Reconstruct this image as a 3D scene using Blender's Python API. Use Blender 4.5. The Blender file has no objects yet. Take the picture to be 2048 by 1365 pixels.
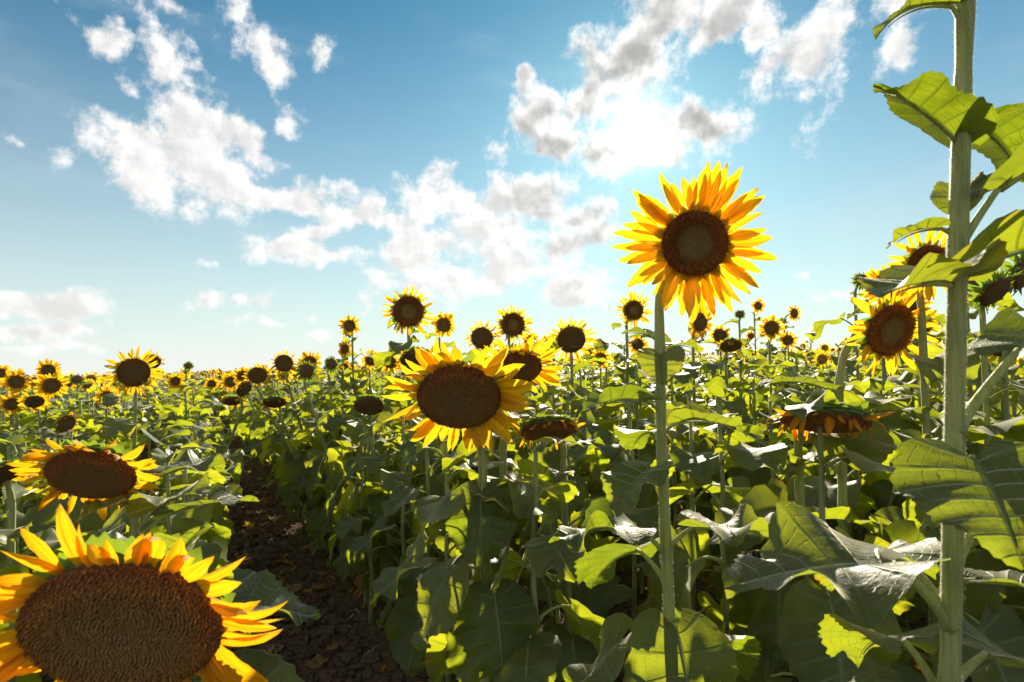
import bpy, math, random
import numpy as np
from mathutils import Vector, Matrix, noise as mnoise

random.seed(11)
R = math.radians
C = bpy.context.scene.collection
SC = bpy.context.scene

# ------------------------------------------------------------------ camera
CAM_H = 1.5
FPX = 1200.0                      # focal length in photograph pixels (2048 wide)
PITCH, ROLL = 1.9, 1.0
cam_d = bpy.data.cameras.new('camera')
cam_d.sensor_width = 36.0
cam_d.lens = FPX / 2048.0 * 36.0
cam_d.clip_start = 0.02
cam_d.clip_end = 3000
cam_d.dof.use_dof = True
cam_d.dof.focus_distance = 2.2
cam_d.dof.aperture_fstop = 8.0
cam = bpy.data.objects.new('camera', cam_d)
C.objects.link(cam)
CAMROT = Matrix.Rotation(R(90 + PITCH), 3, 'X') @ Matrix.Rotation(R(-ROLL), 3, 'Z')
cam.matrix_world = Matrix.Translation((0, 0, CAM_H)) @ CAMROT.to_4x4()
SC.camera = cam
CAMPOS = Vector((0, 0, CAM_H))


def raydir(px, py):
    return CAMROT @ Vector(((px - 1024.0) / FPX, -(py - 682.5) / FPX, -1.0))


def at(px, py, d):
    """A place d metres in front of the lens, seen under this angle."""
    return CAMPOS + raydir(px, py) * d


# ------------------------------------------------------------------ light
SUN_DIR = raydir(1275, 262).normalized()
SUN_EL = math.asin(SUN_DIR.z)
SUN_AZ = math.atan2(SUN_DIR.x, SUN_DIR.y)      # clockwise from +Y
sun_d = bpy.data.lights.new('sun', 'SUN')
sun_d.energy = 5.0
sun_d.angle = R(0.6)
sun_d.color = (1.0, 0.89, 0.68)
sun = bpy.data.objects.new('sun', sun_d)
C.objects.link(sun)
sun.rotation_euler = SUN_DIR.to_track_quat('Z', 'Y').to_euler()

SKY_STRENGTH = 0.10
SC.view_settings.view_transform = 'Standard'
SC.view_settings.look = 'None'
SC.view_settings.gamma = 1.0
SC.view_settings.exposure = 1.15
SC.view_settings.use_curve_mapping = False
SC.cycles.max_bounces = 4
SC.cycles.diffuse_bounces = 3
SC.cycles.glossy_bounces = 2
SC.cycles.use_adaptive_sampling = True
SC.cycles.adaptive_threshold = 0.02
SC.cycles.transparent_max_bounces = 8
SC.cycles.use_denoising = True
SC.cycles.caustics_reflective = False
SC.cycles.caustics_refractive = False
SC.cycles.sample_clamp_indirect = 6.0


class NT:
    """Small helper to write node trees."""
    def __init__(self, tree):
        self.t = tree
        self.x = 0

    def n(self, typ, **kw):
        nd = self.t.nodes.new(typ)
        self.x += 40
        nd.location = (self.x, 0)
        for k, v in kw.items():
            setattr(nd, k, v)
        return nd

    def link(self, a, b):
        self.t.links.new(a, b)

    def put(self, sock, v):
        if hasattr(v, 'is_output'):
            self.link(v, sock)
        else:
            sock.default_value = v

    def math(self, op, a, b=None, c=None, clamp=False):
        nd = self.n('ShaderNodeMath', operation=op, use_clamp=clamp)
        self.put(nd.inputs[0], a)
        if b is not None:
            self.put(nd.inputs[1], b)
        if c is not None:
            self.put(nd.inputs[2], c)
        return nd.outputs[0]

    def vmath(self, op, a, b=None, s=None):
        nd = self.n('ShaderNodeVectorMath', operation=op)
        self.put(nd.inputs[0], a)
        if b is not None:
            self.put(nd.inputs[1], b)
        if s is not None:
            self.put(nd.inputs[3], s)
        return nd.outputs['Value'] if op in ('LENGTH', 'DOT_PRODUCT', 'DISTANCE') else nd.outputs[0]

    def sstep(self, v, lo, hi, a=0.0, b=1.0, kind='SMOOTHSTEP'):
        nd = self.n('ShaderNodeMapRange', interpolation_type=kind)
        self.put(nd.inputs['Value'], v)
        nd.inputs['From Min'].default_value = lo
        nd.inputs['From Max'].default_value = hi
        nd.inputs['To Min'].default_value = a
        nd.inputs['To Max'].default_value = b
        return nd.outputs[0]

    def mix(self, f, a, b, blend='MIX'):
        nd = self.n('ShaderNodeMix', data_type='RGBA', blend_type=blend)
        self.put(nd.inputs[0], f)
        self.put(nd.inputs[6], a if hasattr(a, 'is_output') else (*a, 1))
        self.put(nd.inputs[7], b if hasattr(b, 'is_output') else (*b, 1))
        return nd.outputs[2]

    def noise(self, vec, scale, detail=3, rough=0.5, lac=2.0):
        nd = self.n('ShaderNodeTexNoise')
        if vec is not None:
            self.link(vec, nd.inputs['Vector'])
        nd.inputs['Scale'].default_value = scale
        nd.inputs['Detail'].default_value = detail
        nd.inputs['Roughness'].default_value = rough
        nd.inputs['Lacunarity'].default_value = lac
        return nd

    def ramp(self, f, stops):
        nd = self.n('ShaderNodeValToRGB')
        cr = nd.color_ramp
        while len(cr.elements) < len(stops):
            cr.elements.new(0.5)
        for e, (p, c) in zip(cr.elements, stops):
            e.position = p
            e.color = (*c, 1)
        self.put(nd.inputs[0], f)
        return nd.outputs[0]


# ------------------------------------------------------------------ sky
# cumulus groups: seen at these angles from the field (given as picture x, y, half width, half height, turn)
CLOUDS = [
    (395, 330, 160, 80, -12), (330, 372, 85, 58, 0), (365, 240, 58, 90, 20), (342, 105, 62, 80, 0, 0.3), (270, 168, 60, 46, -35, 0.5),
    (275, 262, 66, 22, -10), (510, 312, 62, 34, -20), (420, 285, 90, 45, -25),
    (330, 12, 100, 40, -22, 0.45), (525, 98, 62, 80, 45, 0.3), (488, 25, 52, 60, 30, 0.45), (545, 122, 40, 34, 0),
    (170, 42, 130, 40, -10, 0.55), (594, 240, 52, 48, 30, 0.5), (650, 125, 80, 50, -15, 0.7), (55, 283, 62, 28, -20, 0.55), (140, 322, 56, 26, -5, 0.6),
    (590, 408, 135, 38, -6), (740, 428, 140, 38, 0), (880, 392, 100, 52, 5), (1040, 405, 140, 58, 0), (560, 500, 95, 28, 0),
    (640, 512, 110, 20, 0), (600, 462, 62, 22, 12), (428, 528, 50, 24, 0, 0.55), (860, 495, 105, 42, 0), (900, 568, 150, 44, 0),
    (840, 535, 60, 50, 0), (1010, 545, 135, 52, 15), (1120, 490, 140, 52, 22), (1130, 575, 100, 38, 0), (1000, 450, 60, 30, 0),
    (1140, 420, 110, 36, 0), (80, 612, 125, 24, 0), (40, 660, 190, 18, 0), (425, 600, 80, 26, 0, 0.5), (515, 600, 80, 30, 0, 0.5),
    (520, 648, 190, 26, 0, 0.6), (740, 603, 60, 26, 0, 0.5), (150, 695, 260, 26, 0, 0.55), (760, 690, 260, 22, 0, 0.6),
    (1320, 40, 190, 66, 28), (1170, 190, 165, 62, 32), (1250, 120, 150, 80, 30), (1075, 205, 70, 46, 30), (1110, 285, 80, 38, 10),
    (1395, 250, 95, 46, -8), (1470, 30, 90, 46, 20), (1250, 300, 190, 46, 0), (1040, 158, 26, 22, 40),
    (1610, 120, 95, 120, -40, 0.3), (1535, 165, 90, 50, 40, 0.4), (1622, 205, 66, 70, -20, 0.4), (1760, 30, 90, 56, 20, 0.45), (1650, 30, 80, 66, 0, 0.3),
    (1000, 475, 330, 150, 0, 0.42), (1598, 543, 55, 32, 0, 0.5), (1650, 578, 150, 22, 6, 0.6), (1800, 95, 70, 50, 30, 0.55), (1500, 70, 40, 36, 20),
    # the same fair-weather sky goes on above the frame
    (600, -160, 190, 70, 20), (1500, -220, 220, 90, 15), (-50, -180, 200, 80, -15), (1050, -420, 200, 90, 0), (2100, -240, 190, 80, 20), (400, -520, 210, 90, 10),
    (1750, -560, 210, 90, 10), (700, -780, 240, 100, 10), (1400, -860, 240, 110, -10), (1000, -1150, 300, 110, 0),
]


def azel(px, py):
    # past the frame the angles simply run on
    v = raydir(min(max(px, 0), 2048), min(max(py, 0), 1365)).normalized()
    az, el = math.atan2(v.x, v.y), math.asin(v.z)
    az += (px - min(max(px, 0), 2048)) / FPX
    el -= (py - min(max(py, 0), 1365)) / FPX * 0.9
    return az, el


def build_world():
    w = bpy.data.worlds.new('World')
    SC.world = w
    w.use_nodes = True
    w.node_tree.nodes.clear()
    k = NT(w.node_tree)
    tc = k.n('ShaderNodeTexCoord')
    vec = tc.outputs['Generated']
    sep = k.n('ShaderNodeSeparateXYZ')
    k.link(vec, sep.inputs[0])
    az = k.math('ARCTAN2', sep.outputs[0], sep.outputs[1])
    el = k.math('ARCSINE', sep.outputs[2])
    cmb = k.n('ShaderNodeCombineXYZ')
    k.link(az, cmb.inputs[0])
    k.link(el, cmb.inputs[1])
    cmb.inputs[2].default_value = 1.0
    p = cmb.outputs[0]
    S = 1.0 / SKY_STRENGTH / 2 ** SC.view_settings.exposure
    # --- clear air
    sky = k.n('ShaderNodeTexSky', sky_type='NISHITA')
    sky.sun_disc = False
    sky.sun_elevation = SUN_EL
    sky.sun_rotation = SUN_AZ
    sky.altitude = 200
    sky.air_density = 1.0
    sky.dust_density = 0.15
    sky.ozone_density = 2.0
    hs = k.n('ShaderNodeHueSaturation')
    k.link(sky.outputs[0], hs.inputs['Color'])
    hs.inputs['Saturation'].default_value = 1.15
    hs.inputs['Value'].default_value = 0.42
    col = k.mix(1.0, hs.outputs[0], (0.26, 1.0, 0.98), 'MULTIPLY')
    # haze towards the horizon
    hz = k.math('POWER', k.math('SUBTRACT', 1.0, k.math('MAXIMUM', k.math('MULTIPLY', el, 1.6), 0.0), clamp=True), 2.0)
    col = k.mix(k.math('MULTIPLY', hz, 0.97), col, (0.91 * S, 0.93 * S, 0.89 * S))
    # thin high veil
    vm = k.n('ShaderNodeMapping')
    k.link(p, vm.inputs[0])
    vm.inputs[2].default_value = (0, 0, R(-25))
    vm.inputs[3].default_value = (2.0, 7.0, 1)
    veil = k.noise(vm.outputs[0], 1.6, 4, 0.6)
    veil.noise_dimensions = '2D'
    vf = k.sstep(veil.outputs[0], 0.50, 0.85, 0.0, 0.22)
    col = k.mix(vf, col, (0.66 * S, 0.76 * S, 0.80 * S))
    # --- cumulus: ellipses in the sky, warped and frayed by noise
    w1 = k.noise(p, 8.0, 3, 0.55)
    w1.noise_dimensions = '2D'
    off = k.vmath('MULTIPLY', k.vmath('SUBTRACT', w1.outputs['Color'], (0.5, 0.5, 0.5)), (0.085, 0.085, 0.0))
    q = k.vmath('ADD', p, off)
    f1 = k.noise(p, 15.0, 8, 0.64)
    f1.noise_dimensions = '2D'
    to_sun = k.vmath('NORMALIZE', k.vmath('SUBTRACT', (SUN_AZ, SUN_EL + 0.35, 1), p))
    p2 = k.vmath('ADD', p, k.vmath('SCALE', to_sun, s=0.016))
    f2 = k.noise(p2, 15.0, 3, 0.55)
    f2.noise_dimensions = '2D'
    fray = k.math('MULTIPLY', k.math('SUBTRACT', f1.outputs[0], 0.5), 2.45)
    low = k.math('MULTIPLY', k.math('SUBTRACT', f2.outputs[0], 0.5), 1.9)
    lit = k.sstep(k.math('SUBTRACT', f1.outputs[0], f2.outputs[0]), -0.16, 0.12, 0.0, 1.0)
    ang = k.math('ARCCOSINE', k.vmath('DOT_PRODUCT', vec, tuple(SUN_DIR)))
    near = k.sstep(ang, 0.08, 0.34, 1.0, 0.0)           # clouds in front of the sun show their thick grey side
    br0 = k.math('ADD', 0.90, k.math('MULTIPLY', lit, 0.16))
    dim = k.math('ADD', 0.10, k.math('MULTIPLY', near, 0.50))
    # aureole round the sun
    g1 = k.math('EXPONENT', k.math('MULTIPLY', k.math('POWER', k.math('DIVIDE', ang, 0.040), 2.0), -1.0))
    g2 = k.math('ADD', k.math('EXPONENT', k.math('DIVIDE', ang, -0.12)), k.math('MULTIPLY', k.math('EXPONENT', k.math('DIVIDE', ang, -0.45)), 0.55))
    gl = k.math('ADD', k.math('MULTIPLY', g1, 1.3 * S), k.math('MULTIPLY', g2, 0.20 * S))
    glow = k.vmath('SCALE', (1.0, 0.965, 0.89), s=gl)
    clear = k.vmath('ADD', col, glow)

    def background(c):
        bg = k.n('ShaderNodeBackground')
        k.link(c, bg.inputs[0])
        bg.inputs[1].default_value = SKY_STRENGTH
        return bg.outputs[0]

    def sector(blobs):
        """One stretch of sky as its own group: only the clouds that reach into it are worked out there."""
        if not blobs:
            blobs = []
        g = bpy.data.node_groups.new('sky_sector', 'ShaderNodeTree')
        for nm, ty in (('q', 'Vector'), ('fray', 'Float'), ('low', 'Float'), ('br', 'Float'), ('dim', 'Float'), ('sky', 'Color'), ('glow', 'Vector')):
            g.interface.new_socket(nm, in_out='INPUT', socket_type='NodeSocket' + ty)
        g.interface.new_socket('Color', in_out='OUTPUT', socket_type='NodeSocketColor')
        j = NT(g)
        gi, go = j.n('NodeGroupInput'), j.n('NodeGroupOutput')
        q_, fr_, lo_, br_, di_, sk_, gl_ = gi.outputs[:7]
        turned = {}
        cur = None
        for (a0, e0, rx, ry, rot, wisp) in blobs:
            rot = 15 * round(rot / 15)
            c, s_ = math.cos(R(rot)), math.sin(R(rot))
            if rot not in turned:
                if rot == 0:
                    turned[rot] = q_
                else:
                    cb = j.n('ShaderNodeCombineXYZ')
                    j.link(j.vmath('DOT_PRODUCT', q_, (c, s_, 0)), cb.inputs[0])
                    j.link(j.vmath('DOT_PRODUCT', q_, (-s_, c, 0)), cb.inputs[1])
                    turned[rot] = cb.outputs[0]
            X, Y = FPX / rx, FPX / ry
            nd = j.n('ShaderNodeVectorMath', operation='MULTIPLY_ADD')
            j.link(turned[rot], nd.inputs[0])
            nd.inputs[1].default_value = (X, Y, 0)
            nd.inputs[2].default_value = (-(a0 * c + e0 * s_) * X, -(-a0 * s_ + e0 * c) * Y, 0)
            r2 = j.vmath('LENGTH', nd.outputs[0])
            if wisp:
                r2 = j.math('ADD', r2, wisp)
            cur = r2 if cur is None else j.math('MINIMUM', cur, r2)
        if not blobs:
            # broken cumulus goes on round the unseen sky, added to raise the fill light
            cn = j.noise(q_, 3.2, 2, 0.5)
            cn.noise_dimensions = '2D'
            base = j.math('MULTIPLY_ADD', cn.outputs[0], 5.0, -2.3)
        else:
            base = j.math('MAXIMUM', j.math('SUBTRACT', 1.08, cur), -1.2)
        D1 = j.math('ADD', base, fr_)
        mask = j.sstep(D1, -0.05, 0.66, 0.0, 0.97)
        thick = j.sstep(j.math('ADD', base, lo_), 0.20, 1.05, 0.0, 1.0)
        b = j.math('SUBTRACT', br_, j.math('MULTIPLY', thick, di_))
        cs = j.vmath('SCALE', (S * 1.0, S * 0.99, S * 0.97), s=b)
        cc = j.mix(mask, sk_, cs)
        j.link(j.vmath('ADD', cc, gl_), go.inputs[0])
        gn = k.n('ShaderNodeGroup', node_tree=g)
        for i_, so in enumerate((q, fray, low, br0, dim, col, glow)):
            k.link(so, gn.inputs[i_])
        return background(gn.outputs[0])

    allb = []
    for cl in CLOUDS:
        a0, e0 = azel(cl[0], cl[1])
        allb.append((a0, e0, cl[2], cl[3], cl[4], cl[5] if len(cl) > 5 else 0.0))
    cuts = [-0.95, -0.60, -0.42, -0.22, -0.02, 0.18, 0.42, 0.66, 0.95]

    def tree(lo, hi, inner):
        if not inner:
            sel = []
            for bl in (allb if lo > -5 and hi < 5 else []):
                reach = max(bl[2], bl[3]) / FPX * 2.1 + 0.06
                if bl[0] + reach > lo and bl[0] - reach < hi:
                    sel.append(bl)
            return sector(sel)
        m = len(inner) // 2
        fac = k.math('GREATER_THAN', az, inner[m])
        mx = k.n('ShaderNodeMixShader')
        k.link(fac, mx.inputs[0])
        k.link(tree(lo, inner[m], inner[:m]), mx.inputs[1])
        k.link(tree(inner[m], hi, inner[m + 1:]), mx.inputs[2])
        return mx.outputs[0]

    up = k.n('ShaderNodeMixShader')
    k.link(k.math('GREATER_THAN', el, -0.03), up.inputs[0])
    k.link(background(clear), up.inputs[1])
    k.link(tree(-9, 9, cuts), up.inputs[2])
    out = k.n('ShaderNodeOutputWorld')
    k.link(up.outputs[0], out.inputs[0])
    w.cycles.sampling_method = 'NONE'


build_world()


# ------------------------------------------------------------------ materials
def new_mat(name):
    m = bpy.data.materials.new(name)
    m.use_nodes = True
    m.node_tree.nodes.clear()
    return m, NT(m.node_tree)


def finish(k, shader):
    o = k.n('ShaderNodeOutputMaterial')
    k.link(shader, o.inputs[0])


def principled(k, col, rough=0.6, spec=0.3, sheen=0.0, normal=None, sheen_rough=0.4):
    b = k.n('ShaderNodeBsdfPrincipled')
    k.put(b.inputs['Base Color'], col if hasattr(col, 'is_output') else (*col, 1))
    k.put(b.inputs['Roughness'], rough)
    b.inputs['Specular IOR Level'].default_value = spec
    b.inputs['Sheen Weight'].default_value = sheen
    b.inputs['Sheen Roughness'].default_value = sheen_rough
    b.inputs['Sheen Tint'].default_value = (1.0, 0.95, 0.76, 1)
    if normal is not None:
        k.link(normal, b.inputs['Normal'])
    return b.outputs[0]


def thin(k, refl, trans_col, f, normal=None):
    t = k.n('ShaderNodeBsdfTranslucent')
    k.put(t.inputs[0], trans_col if hasattr(trans_col, 'is_output') else (*trans_col, 1))
    if normal is not None:
        k.link(normal, t.inputs['Normal'])
    mx = k.n('ShaderNodeMixShader')
    k.put(mx.inputs[0], f)
    k.link(refl, mx.inputs[1])
    k.link(t.outputs[0], mx.inputs[2])
    return mx.outputs[0]


def bump(k, h, strength=0.5, dist=0.01):
    b = k.n('ShaderNodeBump')
    b.inputs['Strength'].default_value = strength
    b.inputs['Distance'].default_value = dist
    k.link(h, b.inputs['Height'])
    return b.outputs[0]


def rnd_of(k):
    oi = k.n('ShaderNodeObjectInfo')
    a = k.n('ShaderNodeAttribute', attribute_name='rnd')
    return k.math('FRACT', k.math('ADD', oi.outputs['Random'], a.outputs['Fac']))


def leaf_material(name, dark, light, tr_a, tr_b, vein, tf=0.5, sheen=1.0, fine=True):
    m, k = new_mat(name)
    uv = k.n('ShaderNodeUVMap')
    sep = k.n('ShaderNodeSeparateXYZ')
    k.link(uv.outputs[0], sep.inputs[0])
    u, v = sep.outputs[0], sep.outputs[1]          # u: 0..1 across, 0.5 = midrib; v along
    au = k.math('MULTIPLY', k.math('ABSOLUTE', k.math('SUBTRACT', u, 0.5)), 2.0)
    r = rnd_of(k)
    tcd = k.n('ShaderNodeTexCoord')
    n1 = k.noise(tcd.outputs['Object'], 28.0, 4 if fine else 2, 0.6)
    n2 = k.noise(tcd.outputs['Object'], 160.0, 2, 0.6) if fine else n1
    mid = k.sstep(au, 0.02, 0.06, 1.0, 0.0)
    fr = k.math('FRACT', k.math('ADD', k.math('MULTIPLY', v, 7.0), k.math('MULTIPLY', n1.outputs[0], 0.12)))
    tri = k.math('ABSOLUTE', k.math('SUBTRACT', fr, 0.5))
    sec = k.math('MULTIPLY', k.sstep(tri, 0.015, 0.10, 1.0, 0.0), k.sstep(au, 0.5, 1.0, 1.0, 0.3))
    fr2 = k.math('FRACT', k.math('ADD', k.math('MULTIPLY', au, 6.0), k.math('MULTIPLY', n1.outputs[0], 1.3)))
    ter = k.math('MULTIPLY', k.sstep(k.math('ABSOLUTE', k.math('SUBTRACT', fr2, 0.5)), 0.0, 0.07, 1.0, 0.0), 0.28)
    vn = k.math('MAXIMUM', mid, k.math('MAXIMUM', k.math('MULTIPLY', sec, 0.75), ter), clamp=True)
    base = k.mix(r, dark, light)
    base = k.mix(k.sstep(n1.outputs[0], 0.35, 0.7, 0.0, 0.55), base, light)
    base = k.mix(k.math('MULTIPLY', vn, 0.8), base, vein)
    # brown specks and nibbled spots
    sp = k.sstep(n2.outputs[0], 0.70, 0.76, 0.0, 0.6)
    base = k.mix(sp, base, (0.10, 0.06, 0.02))
    tr = k.mix(r, tr_a, tr_b)
    tr = k.mix(k.sstep(n1.outputs[0], 0.35, 0.75, 0.0, 0.6), tr, tr_b)
    tr = k.mix(k.math('MULTIPLY', vn, 0.8), tr, tuple(x * 0.55 for x in tr_a))
    tr = k.mix(sp, tr, (0.06, 0.04, 0.005))
    nrm = None
    if fine:
        h = k.math('ADD', k.math('MULTIPLY', n1.outputs[0], 0.9), k.math('MULTIPLY', vn, -0.8))
        nrm = bump(k, h, 0.7, 0.005)
    edge = k.math('MULTIPLY', k.math('MULTIPLY', k.sstep(au, 0.80, 1.0), k.sstep(r, 0.55, 0.95)), k.sstep(n1.outputs[0], 0.42, 0.62))
    base = k.mix(edge, base, (0.20, 0.13, 0.03))
    tr = k.mix(edge, tr, (0.45, 0.26, 0.02))
    sh = principled(k, base, 0.50, 0.65, sheen, nrm, 0.28)
    finish(k, thin(k, sh, tr, tf, nrm))
    return m


M = {}
LEAFC = ((0.036, 0.058, 0.013), (0.072, 0.100, 0.024), (0.32, 0.40, 0.010), (0.58, 0.60, 0.020), (0.22, 0.27, 0.10))
M['leaf'] = leaf_material('leaf_green', LEAFC[0], LEAFC[1], (0.22, 0.30, 0.008), (0.42, 0.46, 0.018), LEAFC[4])
M['crop_leaf'] = leaf_material('leaf_crop', *LEAFC, fine=False)
M['dry_leaf'] = leaf_material('leaf_dry', (0.30, 0.20, 0.04), (0.22, 0.12, 0.03), (0.75, 0.45, 0.03), (0.55, 0.28, 0.02), (0.35, 0.26, 0.08), 0.5, 0.1)


def stem_material(name, a, b, sheen, fine=True):
    m, k = new_mat(name)
    tcd = k.n('ShaderNodeTexCoord')
    mp = k.n('ShaderNodeMapping')
    k.link(tcd.outputs['Object'], mp.inputs[0])
    mp.inputs[3].default_value = (130, 130, 4)
    n1 = k.noise(mp.outputs[0], 1.0, 5, 0.6)
    n2 = k.noise(tcd.outputs['Object'], 260.0, 2, 0.6)
    r = rnd_of(k)
    f = k.math('ADD', k.sstep(n1.outputs[0], 0.3, 0.7), k.math('MULTIPLY', r, 0.2), clamp=True)
    c = k.mix(f, a, b)
    nrm = bump(k, k.math('ADD', n1.outputs[0], k.math('MULTIPLY', n2.outputs[0], 0.5)), 0.7, 0.004) if fine else None
    sh = principled(k, c, 0.6, 0.3, sheen, nrm, 0.3)
    finish(k, thin(k, sh, (0.50, 0.54, 0.12), 0.22, nrm))
    return m


M['stem'] = stem_material('stem_green', (0.20, 0.25, 0.07), (0.46, 0.47, 0.20), 0.8)
M['stalk'] = stem_material('stalk_green', (0.26, 0.30, 0.08), (0.42, 0.45, 0.18), 0.6)
M['crop_stem'] = stem_material('stem_crop', (0.20, 0.24, 0.08), (0.36, 0.39, 0.17), 0.6, False)
M['crop_stalk'] = stem_material('stalk_crop', (0.22, 0.26, 0.07), (0.38, 0.41, 0.15), 0.5, False)


def hair_material():
    m, k = new_mat('stem_hair')
    sh = principled(k, (0.75, 0.76, 0.62), 0.5, 0.4, 0.0)
    finish(k, thin(k, sh, (0.9, 0.9, 0.78), 0.6))
    return m


M['hair'] = hair_material()


def petal_material(name, a, b, base_c, tr_a, tr_b, dry):
    m, k = new_mat(name)
    uv = k.n('ShaderNodeUVMap')
    sep = k.n('ShaderNodeSeparateXYZ')
    k.link(uv.outputs[0], sep.inputs[0])
    u, v = sep.outputs[0], sep.outputs[1]
    r = rnd_of(k)
    cmb = k.n('ShaderNodeCombineXYZ')
    k.link(k.math('ADD', k.math('MULTIPLY', u, 12.0), k.math('MULTIPLY', r, 40.0)), cmb.inputs[0])
    k.link(k.math('MULTIPLY', v, 0.8), cmb.inputs[1])
    st = k.noise(cmb.outputs[0], 1.0, 3, 0.6)
    c = k.mix(r, a, b)
    c = k.mix(k.sstep(st.outputs[0], 0.42, 0.66, 0.0, 0.8), c, base_c)
    c = k.mix(k.sstep(v, 0.0, 0.30, 0.65, 0.0), c, base_c)
    t = k.mix(r, tr_a, tr_b)
    t = k.mix(k.sstep(st.outputs[0], 0.42, 0.66, 0.0, 0.8), t, tuple(x * y for x, y in zip(tr_a, (0.8, 0.62, 0.5))))
    t = k.mix(k.sstep(v, 0.0, 0.28, 0.6, 0.0), t, tuple(x * y for x, y in zip(tr_a, (0.9, 0.75, 0.5))))
    tipf = k.math('MULTIPLY', k.sstep(v, 0.80, 1.0, 0.0, 1.0), k.sstep(r, 1.0 - dry, 1.0, 0.0, 0.9))
    c = k.mix(tipf, c, (0.16, 0.07, 0.015))
    t = k.mix(tipf, t, (0.2, 0.09, 0.01))
    nrm = bump(k, st.outputs[0], 0.5, 0.002)
    sh = principled(k, c, 0.5, 0.3, 0.12, nrm)
    finish(k, thin(k, sh, t, 0.56, nrm))
    return m


M['petal'] = petal_material('petal_yellow', (0.78, 0.40, 0.006), (0.82, 0.50, 0.012), (0.62, 0.24, 0.004), (1.0, 0.56, 0.006), (1.0, 0.68, 0.02), 0.30)
M['shaded_gold'] = petal_material('petal_shaded_gold', (0.75, 0.32, 0.006), (0.79, 0.42, 0.010), (0.55, 0.19, 0.004), (1.0, 0.47, 0.006), (1.0, 0.58, 0.012), 0.5)  # petal yellow turned orange: shade on the near blooms put into the colour
M['wilt'] = petal_material('petal_wilted', (0.62, 0.25, 0.008), (0.70, 0.34, 0.01), (0.36, 0.13, 0.006), (1.0, 0.42, 0.006), (1.0, 0.52, 0.01), 0.6)


def disc_material(name, stops, rough=0.85):
    m, k = new_mat(name)
    uv = k.n('ShaderNodeUVMap')
    sep = k.n('ShaderNodeSeparateXYZ')
    k.link(uv.outputs[0], sep.inputs[0])
    tcd = k.n('ShaderNodeTexCoord')
    n1 = k.noise(tcd.outputs['Object'], 9.0, 4, 0.6)
    vor = k.n('ShaderNodeTexVoronoi')
    k.link(tcd.outputs['Object'], vor.inputs['Vector'])
    vor.inputs['Scale'].default_value = 26.0
    f = k.math('ADD', sep.outputs[0], k.math('MULTIPLY', k.math('SUBTRACT', n1.outputs[0], 0.5), 0.16))
    c = k.ramp(f, stops)
    c = k.mix(k.sstep(vor.outputs['Distance'], 0.2, 0.8, 0.0, 0.6), c, (0.03, 0.014, 0.006))
    rr = rnd_of(k)
    c = k.mix(k.math('MULTIPLY', rr, 0.25), c, (0.03, 0.02, 0.008))
    nrm = bump(k, vor.outputs['Distance'], 0.8, 0.03)
    finish(k, principled(k, c, rough, 0.2, 0.1, nrm))
    return m


M['disc'] = disc_material('disc_brown', [(0.0, (0.46, 0.34, 0.12)), (0.42, (0.46, 0.30, 0.09)), (0.58, (0.40, 0.16, 0.04)), (0.80, (0.70, 0.28, 0.045)), (1.0, (0.45, 0.15, 0.03))])
M['seed_disc'] = disc_material('disc_seeds', [(0.0, (0.40, 0.27, 0.10)), (0.5, (0.42, 0.25, 0.085)), (0.8, (0.48, 0.24, 0.065)), (1.0, (0.36, 0.13, 0.035))])


def floret_material():
    m, k = new_mat('floret')
    uv = k.n('ShaderNodeUVMap')
    sep = k.n('ShaderNodeSeparateXYZ')
    k.link(uv.outputs[0], sep.inputs[0])
    rad, tip = sep.outputs[0], sep.outputs[1]
    tcd = k.n('ShaderNodeTexCoord')
    n1 = k.noise(tcd.outputs['Object'], 30.0, 2, 0.6)
    c = k.ramp(rad, [(0.0, (0.46, 0.35, 0.13)), (0.45, (0.46, 0.31, 0.09)), (0.60, (0.38, 0.13, 0.03)), (0.85, (0.62, 0.21, 0.035)), (1.0, (0.20, 0.06, 0.018))])
    c = k.mix(k.math('MULTIPLY', tip, k.sstep(n1.outputs[0], 0.4, 0.6, 0.25, 0.9)), c, (0.95, 0.45, 0.05))
    sh = principled(k, c, 0.8, 0.2, 0.1)
    finish(k, thin(k, sh, (0.7, 0.22, 0.01), 0.25))
    return m


M['floret'] = floret_material()


def seed_material():
    m, k = new_mat('floret_seed')
    uv = k.n('ShaderNodeUVMap')
    sep = k.n('ShaderNodeSeparateXYZ')
    k.link(uv.outputs[0], sep.inputs[0])
    rad, tip = sep.outputs[0], sep.outputs[1]
    tcd = k.n('ShaderNodeTexCoord')
    n1 = k.noise(tcd.outputs['Object'], 24.0, 2, 0.6)
    c = k.ramp(rad, [(0.0, (0.28, 0.17, 0.06)), (0.5, (0.30, 0.165, 0.05)), (0.85, (0.34, 0.145, 0.036)), (1.0, (0.16, 0.06, 0.02))])
    c = k.mix(k.math('MULTIPLY', tip, k.sstep(n1.outputs[0], 0.40, 0.62, 0.1, 0.6)), c, (0.66, 0.34, 0.08))
    finish(k, principled(k, c, 0.85, 0.15, 0.05))
    return m


M['seed'] = seed_material()


def bract_material():
    m, k = new_mat('bract_green')
    tcd = k.n('ShaderNodeTexCoord')
    n1 = k.noise(tcd.outputs['Object'], 12.0, 4, 0.6)
    c = k.mix(n1.outputs[0], (0.06, 0.11, 0.03), (0.13, 0.18, 0.06))
    sh = principled(k, c, 0.6, 0.3, 0.35)
    finish(k, thin(k, sh, (0.32, 0.44, 0.03), 0.4))
    return m


M['bract'] = bract_material()


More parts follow.
